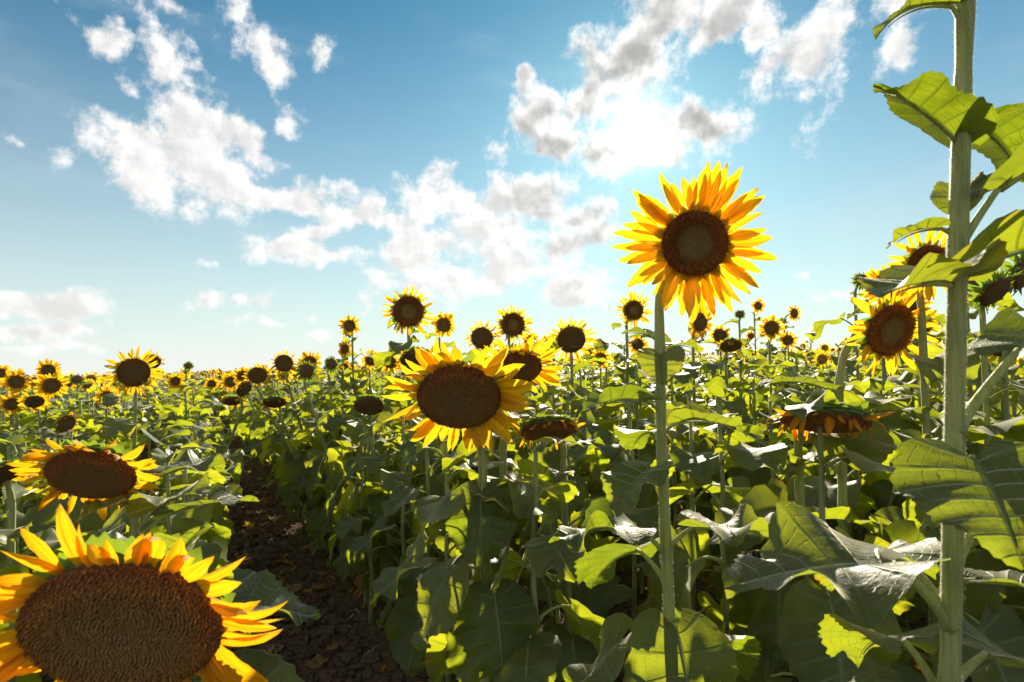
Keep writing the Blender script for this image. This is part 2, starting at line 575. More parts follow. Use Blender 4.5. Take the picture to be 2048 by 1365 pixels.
def soil_material():
    m, k = new_mat('soil')
    tcd = k.n('ShaderNodeTexCoord')
    P_ = tcd.outputs['Object']
    n1 = k.noise(P_, 2.2, 5, 0.6)
    n2 = k.noise(P_, 24.0, 6, 0.65)
    n3 = k.noise(P_, 120.0, 3, 0.6)
    vor = k.n('ShaderNodeTexVoronoi', feature='DISTANCE_TO_EDGE')
    wv = k.vmath('ADD', P_, k.vmath('SCALE', n2.outputs['Color'], s=0.05))
    k.link(wv, vor.inputs['Vector'])
    vor.inputs['Scale'].default_value = 9.0
    crack = k.sstep(vor.outputs['Distance'], 0.0, 0.05, 0.0, 1.0)
    c = k.mix(n1.outputs[0], (0.078, 0.050, 0.033), (0.135, 0.090, 0.060))
    c = k.mix(k.sstep(n2.outputs[0], 0.4, 0.7), c, (0.17, 0.115, 0.078))
    c = k.mix(k.math('MULTIPLY', k.math('SUBTRACT', 1.0, crack), 0.7), c, (0.02, 0.011, 0.007))
    h = k.math('ADD', k.math('MULTIPLY', n2.outputs[0], 1.0), k.math('ADD', k.math('MULTIPLY', crack, 0.5), k.math('MULTIPLY', n3.outputs[0], 0.3)))
    finish(k, principled(k, c, 0.95, 0.1, 0.0, bump(k, h, 0.9, 0.03)))
    return m


M['soil'] = soil_material()


# ------------------------------------------------------------------ mesh building
class MB:
    def __init__(self):
        self.v, self.f, self.uv, self.m = [], [], [], []

    def add(self, verts, faces, uvs, mat=0):
        o = len(self.v)
        self.v.extend(verts)
        self.uv.extend(uvs)
        self.f.extend(tuple(i + o for i in f) for f in faces)
        self.m.extend([mat] * len(faces))

    def mesh(self, name, mats, smooth=True):
        me = bpy.data.meshes.new(name)
        me.from_pydata([tuple(v) for v in self.v], [], self.f)
        ul = me.uv_layers.new(name='UVMap')
        li = np.empty(len(me.loops), dtype=np.int32)
        me.loops.foreach_get('vertex_index', li)
        ul.data.foreach_set('uv', np.array(self.uv, dtype=np.float32)[li].ravel())
        for mt in mats:
            me.materials.append(mt)
        me.polygons.foreach_set('material_index', np.array(self.m, dtype=np.int32))
        if smooth:
            me.polygons.foreach_set('use_smooth', np.ones(len(me.polygons), dtype=bool))
        me.update()
        return me


def frames(pts):
    """Tangent and two side directions along a curve."""
    out = []
    side = None
    for i, p in enumerate(pts):
        a = pts[max(i - 1, 0)]
        b = pts[min(i + 1, len(pts) - 1)]
        t = (b - a).normalized()
        if side is None:
            ref = Vector((1, 0, 0)) if abs(t.x) < 0.9 else Vector((0, 1, 0))
            side = (ref - t * ref.dot(t)).normalized()
        else:
            side = (side - t * side.dot(t)).normalized()
        out.append((t, side, t.cross(side)))
    return out


def tube(mb, pts, rad, sides=8, mat=0, ridge=0.0, cap=True):
    fr = frames(pts)
    V, F, U = [], [], []
    for i, p in enumerate(pts):
        t, a, b = fr[i]
        for j in range(sides):
            th = 2 * math.pi * j / sides
            r = rad[i] * (1 + (ridge if j % 2 else 0.0))
            V.append(p + a * (math.cos(th) * r) + b * (math.sin(th) * r))
            U.append((j / sides, i / max(len(pts) - 1, 1)))
    n = len(pts)
    for i in range(n - 1):
        for j in range(sides):
            k2 = (j + 1) % sides
            F.append((i * sides + j, i * sides + k2, (i + 1) * sides + k2, (i + 1) * sides + j))
    if cap:
        F.append(tuple(range(sides))[::-1])
        F.append(tuple((n - 1) * sides + j for j in range(sides)))
    mb.add(V, F, U, mat)


def interp(x, xs, ys):
    return float(np.interp(x, xs, ys))


WV = [0, 0.05, 0.10, 0.17, 0.26, 0.36, 0.5, 0.65, 0.8, 0.9, 0.96, 1.0]
WW = [0.26, 0.56, 0.77, 0.92, 1.0, 0.98, 0.84, 0.62, 0.36, 0.19, 0.09, 0.005]


def bent(p0, a0, a1, L, n):
    """A curve in the XZ plane whose elevation runs from a0 to a1 degrees."""
    pts = [p0.copy()]
    for i in range(n):
        a = R(a0 + (a1 - a0) * (i + 0.5) / n)
        pts.append(pts[-1] + Vector((math.cos(a), 0, math.sin(a))) * (L / n))
    return pts


def blade(mb, base, b0, b1, L, W, rows, cols, seed, fold=15, wave=0.5, twist=0.0, side_bend=0.0, mat=0, quilt=1.0, jag=1.0):
    """Heart-shaped toothed leaf blade whose midrib bends from b0 to b1 degrees."""
    rg = random.Random(seed)
    mid = bent(base, b0, b1, L, rows)
    V, U, F = [], [], []
    ph = [rg.uniform(0, 6.28) for _ in range(6)]
    half = cols // 2
    sp1, sp2 = rg.uniform(2.5, 4.5), rg.uniform(4.5, 7.0)
    for i in range(rows + 1):
        v = i / rows
        a = R(b0 + (b1 - b0) * v)
        t = Vector((math.cos(a), 0, math.sin(a)))
        n = Vector((-math.sin(a), 0, math.cos(a)))
        s = Vector((0, 1, 0))
        tw = R(twist * v)
        s2 = s * math.cos(tw) + n * math.sin(tw)
        n2 = n * math.cos(tw) - s * math.sin(tw)
        w = W * interp(v, WV, WW)
        sweep = interp(v, [0, 0.05, 0.10, 0.17, 0.3, 0.6, 1.0], [-0.17, -0.20, -0.17, -0.09, 0.07, 0.12, 0.0]) * L
        off = side_bend * L * v * v
        for j in range(-half, half + 1):
            u = j / half
            au = abs(u)
            x = u * w
            y = sweep * (au ** 1.4)
            if au > 0.99 and 0 < i < rows:
                tooth = (0.05 if i % 2 else -0.02) * jag
                x *= 1.0 - tooth * (0.6 + 0.8 * rg.random())
                y += (0.012 if i % 2 == 0 else -0.004) * L * jag
            f = R(fold * (1 - 0.4 * v)) * (1 if u >= 0 else 1.0)
            z = abs(x) * math.sin(f)
            x = x * math.cos(f)
            sg = 0 if u >= 0 else 3
            z += wave * 0.036 * W / 0.1 * (au ** 1.7) * (math.sin(sp1 * math.pi * v + ph[sg]) + 0.6 * math.sin(sp2 * math.pi * v + ph[sg + 1])) * (0.45 + 0.55 * math.sin(math.pi * min(1, v * 1.1)))
            z += quilt * 0.035 * W * math.sin(math.pi * 7 * v) ** 2 * min(1.0, au * 3) * (1 - 0.5 * au)
            z -= quilt * 0.03 * W * math.exp(-(au / 0.10) ** 2)
            V.append(mid[i] + t * y + s2 * (x + off) + n2 * z)
            U.append((0.5 + 0.5 * u, v))
    c1 = 2 * half + 1
    for i in range(rows):
        for j in range(2 * half):
            q = i * c1 + j
            F.append((q, q + 1, q + 1 + c1, q + c1))
    mb.add(V, F, U, mat)


class LeafSpec:
    def __init__(self, L=0.24, W=0.11, lp=0.12, p0=50, p1=10, b0=0, b1=-30, fold=14, wave=0.5, twist=0, side=0.0, r=0.0055, dry=False):
        self.__dict__.update(locals())


def stalk_pts(s, n=9):
    return bent(Vector((0, 0, 0)), s.p0, s.p1, s.lp, n)


def make_leaf(s, seed, rows=34, cols=14, split=True, sides=7):
    """Returns (blade mesh, stalk mesh) or one joined mesh."""
    pts = stalk_pts(s, 9 if split else 5)
    rad = [s.r * (1.15 - 0.45 * i / (len(pts) - 1) + (0.9 if i == 0 else 0.22 if i == 1 else 0.0)) for i in range(len(pts))]
    lm = M['dry_leaf'] if s.dry else M['leaf' if split else 'crop_leaf']
    if split:
        a = MB()
        tip = pts[-1] + Vector((0.001, 0, 0.001))
        blade(a, tip, s.b0, s.b1, s.L, s.W, rows, cols, seed, s.fold, s.wave, s.twist, s.side)
        b = MB()
        tube(b, pts, rad, sides)
        # main rib runs on along the underside of the blade
        rib = [p + Vector((0, s.side * s.L * (0.8 * i / 8) ** 2, 0)) for i, p in enumerate(bent(pts[-1], s.b0, s.b0 + (s.b1 - s.b0) * 0.8, s.L * 0.8, 8))]
        nn = [Vector((-math.sin(R(s.b0 + (s.b1 - s.b0) * 0.8 * i / 8)), 0, math.cos(R(s.b0 + (s.b1 - s.b0) * 0.8 * i / 8)))) for i in range(9)]
        off = 0.03 * s.W + s.r * 0.3
        tube(b, [p - q * off for p, q in zip(rib, nn)], [s.r * 0.62 * (1 - 0.8 * i / 8) for i in range(9)], 5)
        return a.mesh('leaf', [lm]), b.mesh('leaf_stalk', [M['stalk']])
    a = MB()
    blade(a, pts[-1], s.b0, s.b1, s.L, s.W, rows, cols, seed, s.fold, s.wave, s.twist, s.side, jag=0.8)
    tube(a, pts, rad, sides, 1)
    return a.mesh('leaf', [lm, M['crop_stalk']])


# ---- petals
def petal_arrays(seed, curl, cup, twist, rows=9, cols=4, width=0.30):
    rg = random.Random(seed)
    PV = [0, 0.12, 0.3, 0.5, 0.7, 0.86, 0.95, 1.0]
    PW = [0.42, 0.66, 0.92, 1.0, 0.82, 0.50, 0.22, 0.0]
    wf = width * rg.uniform(0.85, 1.15) * 0.5
    V, U, F = [], [], []
    p = Vector((0, 0, 0))
    bias = rg.uniform(-0.06, 0.06)
    k1 = rg.uniform(-10, 10)
    for i in range(rows + 1):
        v = i / rows
        a = R(k1 * math.sin(v * 4) + curl * v * v)
        t = Vector((math.cos(a), 0, math.sin(a)))
        n = Vector((-math.sin(a), 0, math.cos(a)))
        if i:
            p = p + t * (1.0 / rows)
        tw = R(twist * v * v)
        s = Vector((0, 1, 0)) * math.cos(tw) + n * math.sin(tw)
        w = wf * interp(v, PV, PW)
        for j in range(cols + 1):
            u = 2 * j / cols - 1
            z = cup * w * (u * u) + 0.010 * (1 if j % 2 else -1) * math.sin(math.pi * v)
            jag = rg.uniform(-0.012, 0.012) if abs(u) == 1 and 0 < i < rows else 0
            V.append(p + s * (u * w + bias * v * v + jag) + n * z)
            U.append((0.5 + 0.5 * u, v))
    c1 = cols + 1
    for i in range(rows):
        for j in range(cols):
            q = i * c1 + j
            F.append((q, q + 1, q + 1 + c1, q + c1))
    return V, F, U


def make_petal(seed, curl, cup, twist, mat, width=0.30):
    mb = MB()
    V, F, U = petal_arrays(seed, curl, cup, twist, 11, 6, width)
    mb.add(V, F, U)
    return mb.mesh('petal', [mat])


rg = random.Random(5)
PETALS = {
    'fresh': [make_petal(i, rg.uniform(-28, 30), rg.uniform(-0.1, 0.5), rg.uniform(-25, 25), M['petal'], 0.235) for i in range(14)],
    'shaded_gold': [make_petal(150 + i, rg.uniform(-35, 75), rg.uniform(0.1, 0.8), rg.uniform(-65, 65), M['shaded_gold'], 0.24) for i in range(14)],
    'curly': [make_petal(50 + i, rg.uniform(-55, 65), rg.uniform(0.1, 0.7), rg.uniform(-60, 60), M['petal'], 0.25) for i in range(14)],
    'wilt': [make_petal(90 + i, rg.uniform(-90, 120), rg.uniform(0.3, 1.0), rg.uniform(-90, 90), M['wilt'], 0.24) for i in range(12)],
}


# ---- heads: unit radius, facing +Z, neck at the origin, disc rim plane at z = 0.55
def disc_z(r, bulge):
    return 0.50 + bulge * (1 - r * r) + 0.05 * math.exp(-((r - 0.78) / 0.18) ** 2) - 0.06 * math.exp(-(r / 0.35) ** 2)


def make_disc(name, bulge, mat, rings=10, seg=40):
    mb = MB()
    V, U, F = [Vector((0, 0, disc_z(0, bulge)))], [(0.0, 0.0)], []
    for i in range(1, rings + 1):
        r = i / rings
        for j in range(seg):
            th = 2 * math.pi * j / seg
            V.append(Vector((math.cos(th) * r, math.sin(th) * r, disc_z(r, bulge))))
            U.append((r, j / seg))
    o = len(V)
    for j in range(seg):
        th = 2 * math.pi * j / seg
        V.append(Vector((math.cos(th) * 0.97, math.sin(th) * 0.97, 0.34)))
        U.append((1.0, 0))
    for j in range(seg):
        F.append((0, 1 + j, 1 + (j + 1) % seg))
    for i in range(1, rings):
        for j in range(seg):
            a = 1 + (i - 1) * seg
            b = 1 + i * seg
            k2 = (j + 1) % seg
            F.append((a + j, b + j, b + k2, a + k2))
    a = 1 + (rings - 1) * seg
    for j in range(seg):
        k2 = (j + 1) % seg
        F.append((a + j, o + j, o + k2, a + k2))
    mb.add(V, F, U)
    return mb.mesh(name, [mat])


def make_florets(n, bulge, mat, inner, outer, seed, lean=0.35):
    """Floret tubes set in the golden-angle spiral."""
    rg = random.Random(seed)
    mb = MB()
    V, U, F = [], [], []
    for i in range(n):
        r = math.sqrt((i + 0.5) / n)
        th = i * 2.399963 + rg.uniform(-0.02, 0.02)
        x, y = r * math.cos(th), r * math.sin(th)
        z = disc_z(r, bulge) - 0.01
        zone = interp(r, [0, 0.45, 0.60, 0.80, 0.96, 1.0], [inner * 0.8, inner, outer * 0.8, outer, outer, outer * 0.8])
        h = zone * rg.uniform(0.75, 1.25)
        w = 0.82 / math.sqrt(n) * rg.uniform(0.8, 1.1)
        w = w * interp(r, [0, 0.5, 0.7, 1], [1.0, 0.95, 0.75, 0.7])
        nx, ny = math.cos(th) * lean * r, math.sin(th) * lean * r
        o = len(V)
        rot = rg.uniform(0, 3)
        tipr = rg.random() ** 1.5
        for q in range(4):
            a = rot + q * math.pi / 2
            V.append(Vector((x + math.cos(a) * w, y + math.sin(a) * w, z)))
            U.append((r, 0.0))
        for q in range(4):
            a = rot + q * math.pi / 2
            V.append(Vector((x + nx * h + math.cos(a) * w * 0.55 + rg.uniform(-1, 1) * h * 0.15, y + ny * h + math.sin(a) * w * 0.55 + rg.uniform(-1, 1) * h * 0.15, z + h)))
            U.append((r, tipr))
        for q in range(4):
            q2 = (q + 1) % 4
            F.append((o + q, o + q2, o + 4 + q2, o + 4 + q))
        F.append((o + 4, o + 5, o + 6, o + 7))
    mb.add(V, F, U)
    return mb.mesh('florets', [mat], smooth=False)


def make_back(seed, nb=26, long_=0.40, seg=28):
    """Green cup behind the disc with its pointed bracts."""
    rg = random.Random(seed)
    mb = MB()
    prof = [(0.13, -0.06), (0.2, 0.0), (0.45, 0.04), (0.75, 0.13), (0.95, 0.28), (1.0, 0.42), (0.96, 0.47)]
    V, U, F = [], [], []
    for (r, z) in prof:
        for j in range(seg):
            th = 2 * math.pi * j / seg
            V.append(Vector((math.cos(th) * r, math.sin(th) * r, z)))
            U.append((r, j / seg))
    for i in range(len(prof) - 1):
        for j in range(seg):
            k2 = (j + 1) % seg
            F.append((i * seg + j, i * seg + k2, (i + 1) * seg + k2, (i + 1) * seg + j))
    mb.add(V, F, U)
    for ring, (rr, zz, tilt) in enumerate(((0.86, 0.16, 0), (0.95, 0.24, 6), (0.98, 0.30, 14))):
        n = nb // 2
        for q in range(n):
            th = 2 * math.pi * (q + 0.5 * (ring % 2)) / n + rg.uniform(-0.1, 0.1)
            L = long_ * rg.uniform(0.75, 1.2)
            a0 = R(tilt + rg.uniform(-18, 18))
            curl = R(rg.uniform(-70, 25))
            wv = 0.17 * rg.uniform(0.8, 1.2)
            p = Vector((rr - 0.06, 0, zz))
            VV, FF, UU = [], [], []
            for i, (t, w) in enumerate(((0, 0.9), (0.3, 1.0), (0.65, 0.55), (1.0, 0.03))):
                a = a0 + curl * t
                if i:
                    p = p + Vector((math.cos(a), 0, math.sin(a))) * (L * 0.333)
                VV += [p + Vector((0, -wv * w, 0.03 * w)), p.copy(), p + Vector((0, wv * w, 0.03 * w))]
                UU += [(0, t), (0.5, t), (1, t)]
            for i in range(3):
                for j in range(2):
                    o = i * 3 + j
                    FF.append((o, o + 1, o + 4, o + 3))
            rot = Matrix.Rotation(th, 3, 'Z')
            mb.add([rot @ x for x in VV], FF, UU)
    return mb.mesh('flower_head', [M['bract']])


BACKS = [make_back(i) for i in range(3)]
SHORT_BACKS = [make_back(20 + i, 30, 0.24) for i in range(3)]
BUD_BACK = make_back(9, 34, 1.0)
DISC = {
    'young': make_disc('disc', 0.10, M['disc']),
    'seed': make_disc('disc', 0.20, M['seed_disc']),
}
FLORETS = {
    'young': make_florets(1500, 0.10, M['floret'], 0.035, 0.115, 3),
    'seed': make_florets(1900, 0.20, M['seed'], 0.035, 0.05, 4, 0.1),
}


def ring_of_petals(n, style, seed, ratio, lift=0.0):
    """Petal placements round a unit head: list of (matrix, variant index)."""
    rg = random.Random(seed)
    out = []
    for i in range(n):
        if style == 'wilt' and rg.random() < 0.25:
            continue
        th = 2 * math.pi * (i + rg.uniform(-0.42, 0.42)) / n
        layer = i % 2
        tilt = rg.gauss(8 if layer else -6, 10)
        if style in ('curly', 'shaded_gold'):
            tilt = rg.gauss(1, 16)
        if style == 'wilt':
            tilt = rg.gauss(30, 35)
        tilt += lift
        if style in ('fresh', 'curly', 'shaded_gold'):
            tilt = min(max(tilt, -24), 34)
        L = ratio * rg.uniform(0.74, 1.14) * (1.0 if layer else 0.95)
        m = Matrix.Rotation(th, 4, 'Z') @ Matrix.Translation((0.93, 0, 0.44 - 0.03 * layer)) @ Matrix.Rotation(R(-tilt), 4, 'Y') @ Matrix.Rotation(R(rg.gauss(0, 14)), 4, 'X') @ Matrix.Rotation(R(rg.gauss(0, 7)), 4, 'Z')
        wsc = rg.uniform(0.9, 1.25)
        m = m @ Matrix.Diagonal((L, L * wsc, L, 1))
        out.append((m, rg.randrange(100)))
    return out


def make_petal_ring(n, style, seed, ratio):
    mb = MB()
    rg = random.Random(seed)
    amp = {'fresh': 28, 'curly': 75, 'wilt': 110}[style]
    for m, k in ring_of_petals(n, style, seed, ratio):
        V, F, U = petal_arrays(k, rg.uniform(-amp, amp), rg.uniform(0, 0.5), rg.uniform(-amp, amp) * 0.6, 5, 2, 0.36)
        mb.add([m @ v for v in V], F, U)
    return mb.mesh('petals', [M['wilt'] if style == 'wilt' else M['petal']])


RINGS = {
    'fresh': [make_petal_ring(32, 'fresh', 70 + i, 1.15) for i in range(5)],
    'curly': [make_petal_ring(28, 'curly', 80 + i, 0.85) for i in range(3)],
    'wilt': [make_petal_ring(20, 'wilt', 85 + i, 0.6) for i in range(3)],
    'bud': [make_petal_ring(16, 'curly', 95, 0.35)],
}

# ------------------------------------------------------------------ ground
TH = R(28.7)                                   # the drills run this far to the left of the view
PD = Vector((math.cos(TH), math.sin(TH), 0))   # across the drills
QD = Vector((-math.sin(TH), math.cos(TH), 0))  # along the drills
ROWS_P = [0.02 - 0.75 * i for i in range(0, 60)] + [1.02 + 0.75 * i for i in range(0, 220)]


def ground_z(x, y):
    return 0.018 * x


def obj(name, mesh, parent=None, mat=None):
    o = bpy.data.objects.new(name, mesh)
    C.objects.link(o)
    if parent is not None:
        o.parent = parent
    if mat is not None:
        o.matrix_basis = mat
    return o


def build_ground():
    def axis(fine0, fine1, step, far):
        a = list(np.arange(fine0, fine1, step))
        s = step
        x = fine1
        while x < far:
            a.append(x)
            s *= 1.22
            x += s
        a.append(far)
        s = step
        x = fine0 - step
        low = []
        while x > -far:
            low.append(x)
            s *= 1.22
            x -= s
        low.append(-far)
        return np.array(low[::-1] + a)
    ps = axis(-0.3, 2.2, 0.022, 900)
    qs = axis(1.6, 9.0, 0.030, 900)
    n, m2 = len(ps), len(qs)
    V = []
    for q in qs:
        for p in ps:
            x = p * PD.x + q * QD.x
            y = p * PD.y + q * QD.y
            z = ground_z(x, y)
            if -3 < p < 6 and -1 < q < 25:
                c = mnoise.fractal(Vector((x * 5, y * 5, 0)), 0.9, 2.1, 5) * 0.028
                c += mnoise.noise(Vector((x * 26, y * 26, 3))) * 0.010
                c += 0.035 * math.exp(-((p + 0.12) / 0.22) ** 2) + 0.035 * math.exp(-((p - 1.14) / 0.22) ** 2)
                z += c
            V.append((x, y, z))
    F = []
    for i in range(m2 - 1):
        for j in range(n - 1):
            a = i * n + j
            F.append((a, a + 1, a + 1 + n, a + n))
    mb = MB()
    mb.add(V, F, [(0, 0)] * len(V))
    o = obj('ground', mb.mesh('ground', [M['soil']]))
    o['kind'] = 'structure'
    o['label'] = 'dark brown cracked soil of the sunflower field'


build_ground()


def build_clods():
    rg = random.Random(3)
    mb = MB()
    oct_v = [Vector(v) for v in ((1, 0, 0), (-1, 0, 0), (0, 1, 0), (0, -1, 0), (0, 0, 1), (0, 0, -1))]
    oct_f = [(0, 2, 4), (2, 1, 4), (1, 3, 4), (3, 0, 4), (2, 0, 5), (1, 2, 5), (3, 1, 5), (0, 3, 5)]
    # once subdivided
    def sub(vs, fs):
        vs = list(vs)
        cache = {}
        out = []
        def md(a, b):
            key = (min(a, b), max(a, b))
            if key not in cache:
                vs.append(((vs[a] + vs[b]) / 2).normalized())
                cache[key] = len(vs) - 1
            return cache[key]
        for a, b, c in fs:
            ab, bc, ca = md(a, b), md(b, c), md(c, a)
            out += [(a, ab, ca), (ab, b, bc), (ca, bc, c), (ab, bc, ca)]
        return vs, out
    sv, sf = sub(oct_v, oct_f)
    for i in range(2600):
        p = rg.gauss(0.52, 0.26) if rg.random() < 0.8 else rg.uniform(-0.5, 2.5)
        q = 1.6 + 9.0 * rg.random() ** 1.3
        x = p * PD.x + q * QD.x
        y = p * PD.y + q * QD.y
        s = 0.006 + 0.022 * rg.random() ** 3
        z = ground_z(x, y) + s * 0.2 + 0.008
        rot = Matrix.Rotation(rg.uniform(0, 6), 3, (rg.random(), rg.random(), rg.random() + 0.1))
        sc = Vector((rg.uniform(0.8, 1.5), rg.uniform(0.8, 1.4), rg.uniform(0.5, 0.9)))
        mb.add([rot @ Vector((v.x * sc.x * s * rg.uniform(0.8, 1.2), v.y * sc.y * s * rg.uniform(0.8, 1.2), v.z * sc.z * s)) + Vector((x, y, z)) for v in sv], sf, [(0, 0)] * len(sv))
    o = obj('soil_clods', mb.mesh('soil_clods', [M['soil']], smooth=False))
    o['kind'] = 'stuff'
    o['label'] = 'crumbled clods of dry soil lying between the drills'


build_clods()


def build_litter():
    rg = random.Random(14)
    mb = MB()
    for i in range(420):
        p = rg.uniform(-0.5, 1.6)
        q = 1.5 + 9 * rg.random() ** 1.4
        x, y = p * PD.x + q * QD.x, p * PD.y + q * QD.y
        z = ground_z(x, y) + rg.uniform(0.012, 0.04)
        m = Matrix.Translation((x, y, z)) @ Matrix.Rotation(rg.uniform(0, 6.28), 4, 'Z') @ Matrix.Rotation(R(rg.gauss(0, 20)), 4, 'X')
        if rg.random() < 0.6:
            V, F, U = petal_arrays(i, rg.uniform(-60, 60), 0.5, rg.uniform(-60, 60), 4, 2, 0.3)
            sc = rg.uniform(0.03, 0.07)
            mb.add([m @ (v * sc) for v in V], F, U, 0)
        else:
            t = MB()
            L = rg.uniform(0.05, 0.13)
            blade(t, Vector((0, 0, 0)), rg.uniform(-10, 30), rg.uniform(-40, 20), L, L * 0.4, 6, 4, i, rg.uniform(-40, 50), 1.4, rg.uniform(-60, 60), 0.1)
            mb.add([m @ v for v in t.v], t.f, t.uv, 1)
    o = obj('leaf_litter', mb.mesh('leaf_litter', [M['wilt'], M['dry_leaf']]))
    o['kind'] = 'stuff'
    o['label'] = 'dry fallen petals and leaves strewn over the soil'


build_litter()

# ------------------------------------------------------------------ leaf library for the crop
rg = random.Random(21)
LIB = {'up': [], 'out': [], 'droop': [], 'dry': []}
for i in range(7):
    LIB['up'].append(make_leaf(LeafSpec(0.20, 0.075 + 0.02 * rg.random(), 0.07, rg.uniform(55, 75), rg.uniform(30, 50), rg.uniform(5, 40), rg.uniform(-50, -5), rg.uniform(10, 30), 0.5, rg.uniform(-25, 25), rg.uniform(-0.1, 0.1), 0.0042), 200 + i, 20, 8, False, 5))
for i in range(12):
    LIB['out'].append(make_leaf(LeafSpec(0.24, 0.105 + 0.025 * rg.random(), 0.13, rg.uniform(45, 65), rg.uniform(-5, 25), rg.uniform(-25, 8), rg.uniform(-75, -30), rg.uniform(-8, 24), rg.uniform(0.5, 0.95), rg.uniform(-25, 25), rg.uniform(-0.12, 0.12), 0.005), 220 + i, 20, 8, False, 5))
for i in range(14):
    LIB['droop'].append(make_leaf(LeafSpec(0.25, 0.11 + 0.025 * rg.random(), 0.14, rg.uniform(35, 60), rg.uniform(-45, -5), rg.uniform(-68, -42), rg.uniform(-100, -70), rg.uniform(-26, 14), rg.uniform(0.4, 0.9), rg.uniform(-20, 20), rg.uniform(-0.12, 0.12), 0.005), 240 + i, 20, 8, False, 5))
for i in range(4):
    LIB['dry'].append(make_leaf(LeafSpec(0.16, 0.06, 0.10, rg.uniform(10, 40), -60, -70, -110, rg.uniform(-50, 40), 1.3, rg.uniform(-70, 70), 0.1, 0.004, dry=True), 260 + i, 16, 6, False, 5))


def auto_leaves(rg, z0, z1, n, big=1.0, top_small=True, az0=None):
    """Leaf placements up a stem: (height, azimuth, kind, scale)."""
    out = []
    az = rg.uniform(0, 360) if az0 is None else az0
    for i in range(n):
        f = (i + rg.uniform(-0.3, 0.3)) / max(n - 1, 1)
        f = min(max(f, 0), 1)
        z = z0 + (z1 - z0) * f
        az += 137.5 + rg.uniform(-18, 18)
        if f > 0.86:
            kind, s = 'up', rg.uniform(0.55, 0.8)
        elif f > 0.62:
            kind, s = ('out' if rg.random() < 0.8 else 'up'), rg.uniform(0.75, 1.0)
        elif f > 0.12:
            kind, s = ('droop' if rg.random() < 0.72 else 'out'), rg.uniform(0.85, 1.22)
        else:
            kind, s = ('dry' if rg.random() < 0.35 else 'droop'), rg.uniform(0.65, 0.9)
        if not top_small and kind == 'up':
            kind = 'out'
        out.append((z, az, kind, s * big))
    return out


def put_leaf(parent, pos, az, kind, s, rg):
    me = rg.choice(LIB[kind])
    m = Matrix.Translation(pos) @ Matrix.Rotation(R(az), 4, 'Z') @ Matrix.Rotation(R(rg.uniform(-12, 12)), 4, 'X') @ Matrix.Diagonal((s, s * rg.choice((-1, 1)), s, 1))
    return obj('leaf', me, parent, m)


def hermite(p0, t0, p1, t1, n):
    out = []
    for i in range(n + 1):
        t = i / n
        t2, t3 = t * t, t * t * t
        out.append(p0 * (2 * t3 - 3 * t2 + 1) + t0 * (t3 - 2 * t2 + t) + p1 * (-2 * t3 + 3 * t2) + t1 * (t3 - t2))
    return out


def facing_matrix(direction, roll=0.0):
    z = direction.normalized()
    up = Vector((0, 0, 1)) if abs(z.z) < 0.98 else Vector((0, 1, 0))
    x = up.cross(z).normalized()
    y = z.cross(x)
    m = Matrix((x, y, z)).transposed().to_4x4()
    return m @ Matrix.Rotation(roll, 4, 'Z')


def face_dir(pos, yaw, pitch):
    """Direction that looks back at the camera, turned by yaw (to the picture's right) and pitched up."""
    h = Vector((CAMPOS.x - pos.x, CAMPOS.y - pos.y, 0)).normalized()
    h = Matrix.Rotation(R(yaw), 3, 'Z') @ h
    return Vector((h.x * math.cos(R(pitch)), h.y * math.cos(R(pitch)), math.sin(R(pitch))))


def hairs(parent, pts, rads, n, seed, length=0.003):
    """Fine bristles on a stem."""
    rg = random.Random(seed)
    fr = frames(pts)
    V, F = [], []
    for _ in range(n):
        i = rg.randrange(len(pts) - 1)
        f = rg.random()
        p = pts[i].lerp(pts[i + 1], f)
        r = rads[i] + (rads[i + 1] - rads[i]) * f
        t, a, b = fr[i]
        th = rg.uniform(0, 6.283)
        nrm = a * math.cos(th) + b * math.sin(th)
        s = a * -math.sin(th) + b * math.cos(th)
        d = (nrm + t * rg.uniform(-0.6, 0.6) + s * rg.uniform(-0.5, 0.5)).normalized()
        L = length * rg.uniform(0.5, 1.3)
        w = 0.00024
        q = p + nrm * (r * 0.96)
        ax = rg.choice((t, s))
        o = len(V)
        V += [q - ax * w, q + ax * w, q + d * (L + r * 0.04)]
        F.append((o, o + 1, o + 2))
    mb = MB()
    mb.add(V, F, [(0, 0)] * len(V))
    o = obj('stem_hairs', mb.mesh('stem_hairs', [M['hair']], smooth=False), parent)
    o['kind'] = 'stuff'
    return o


PLANTS = []


def stem_mesh(pts, rads, sides):
    mb = MB()
    tube(mb, pts, rads, sides, 0, 0.07 if sides >= 12 else 0.0)
    return mb.mesh('stem', [M['stem' if sides >= 12 else 'crop_stem']])


def new_plant(base, label, group=None):
    e = bpy.data.objects.new('sunflower', None)
    C.objects.link(e)
    e.empty_display_size = 0.1
    e.location = base
    e['label'] = label
    e['category'] = 'sunflower'
    if group:
        e['group'] = group
    PLANTS.append(e)
    return e


def add_head(e, attach, direction, rad, style='fresh', age='young', ratio=1.05, n=32, detail=True, seed=0, back=None, squash=1.0, lift=0.0):
    rg = random.Random(seed * 7 + 1)
    m = Matrix.Translation(attach) @ facing_matrix(direction, rg.uniform(0, 6)) @ Matrix.Diagonal((rad, rad, rad * squash, 1))
    h = obj('flower_head', back or rg.choice(SHORT_BACKS if age == 'seed' else BACKS), e, m)
    obj('disc', DISC[age], h)
    if detail:
        fl = obj('florets', FLORETS[age], h)
        fl['kind'] = 'stuff'
        if style:
            for pm, k in ring_of_petals(n, style, seed, ratio, lift):
                lib = PETALS[style]
                obj('petal', lib[k % len(lib)], h, pm)
    elif style:
        p = obj('petals', rg.choice(RINGS[style]), h, Matrix.Diagonal((1, 1, 1, 1)))
        p['kind'] = 'stuff'
    return h


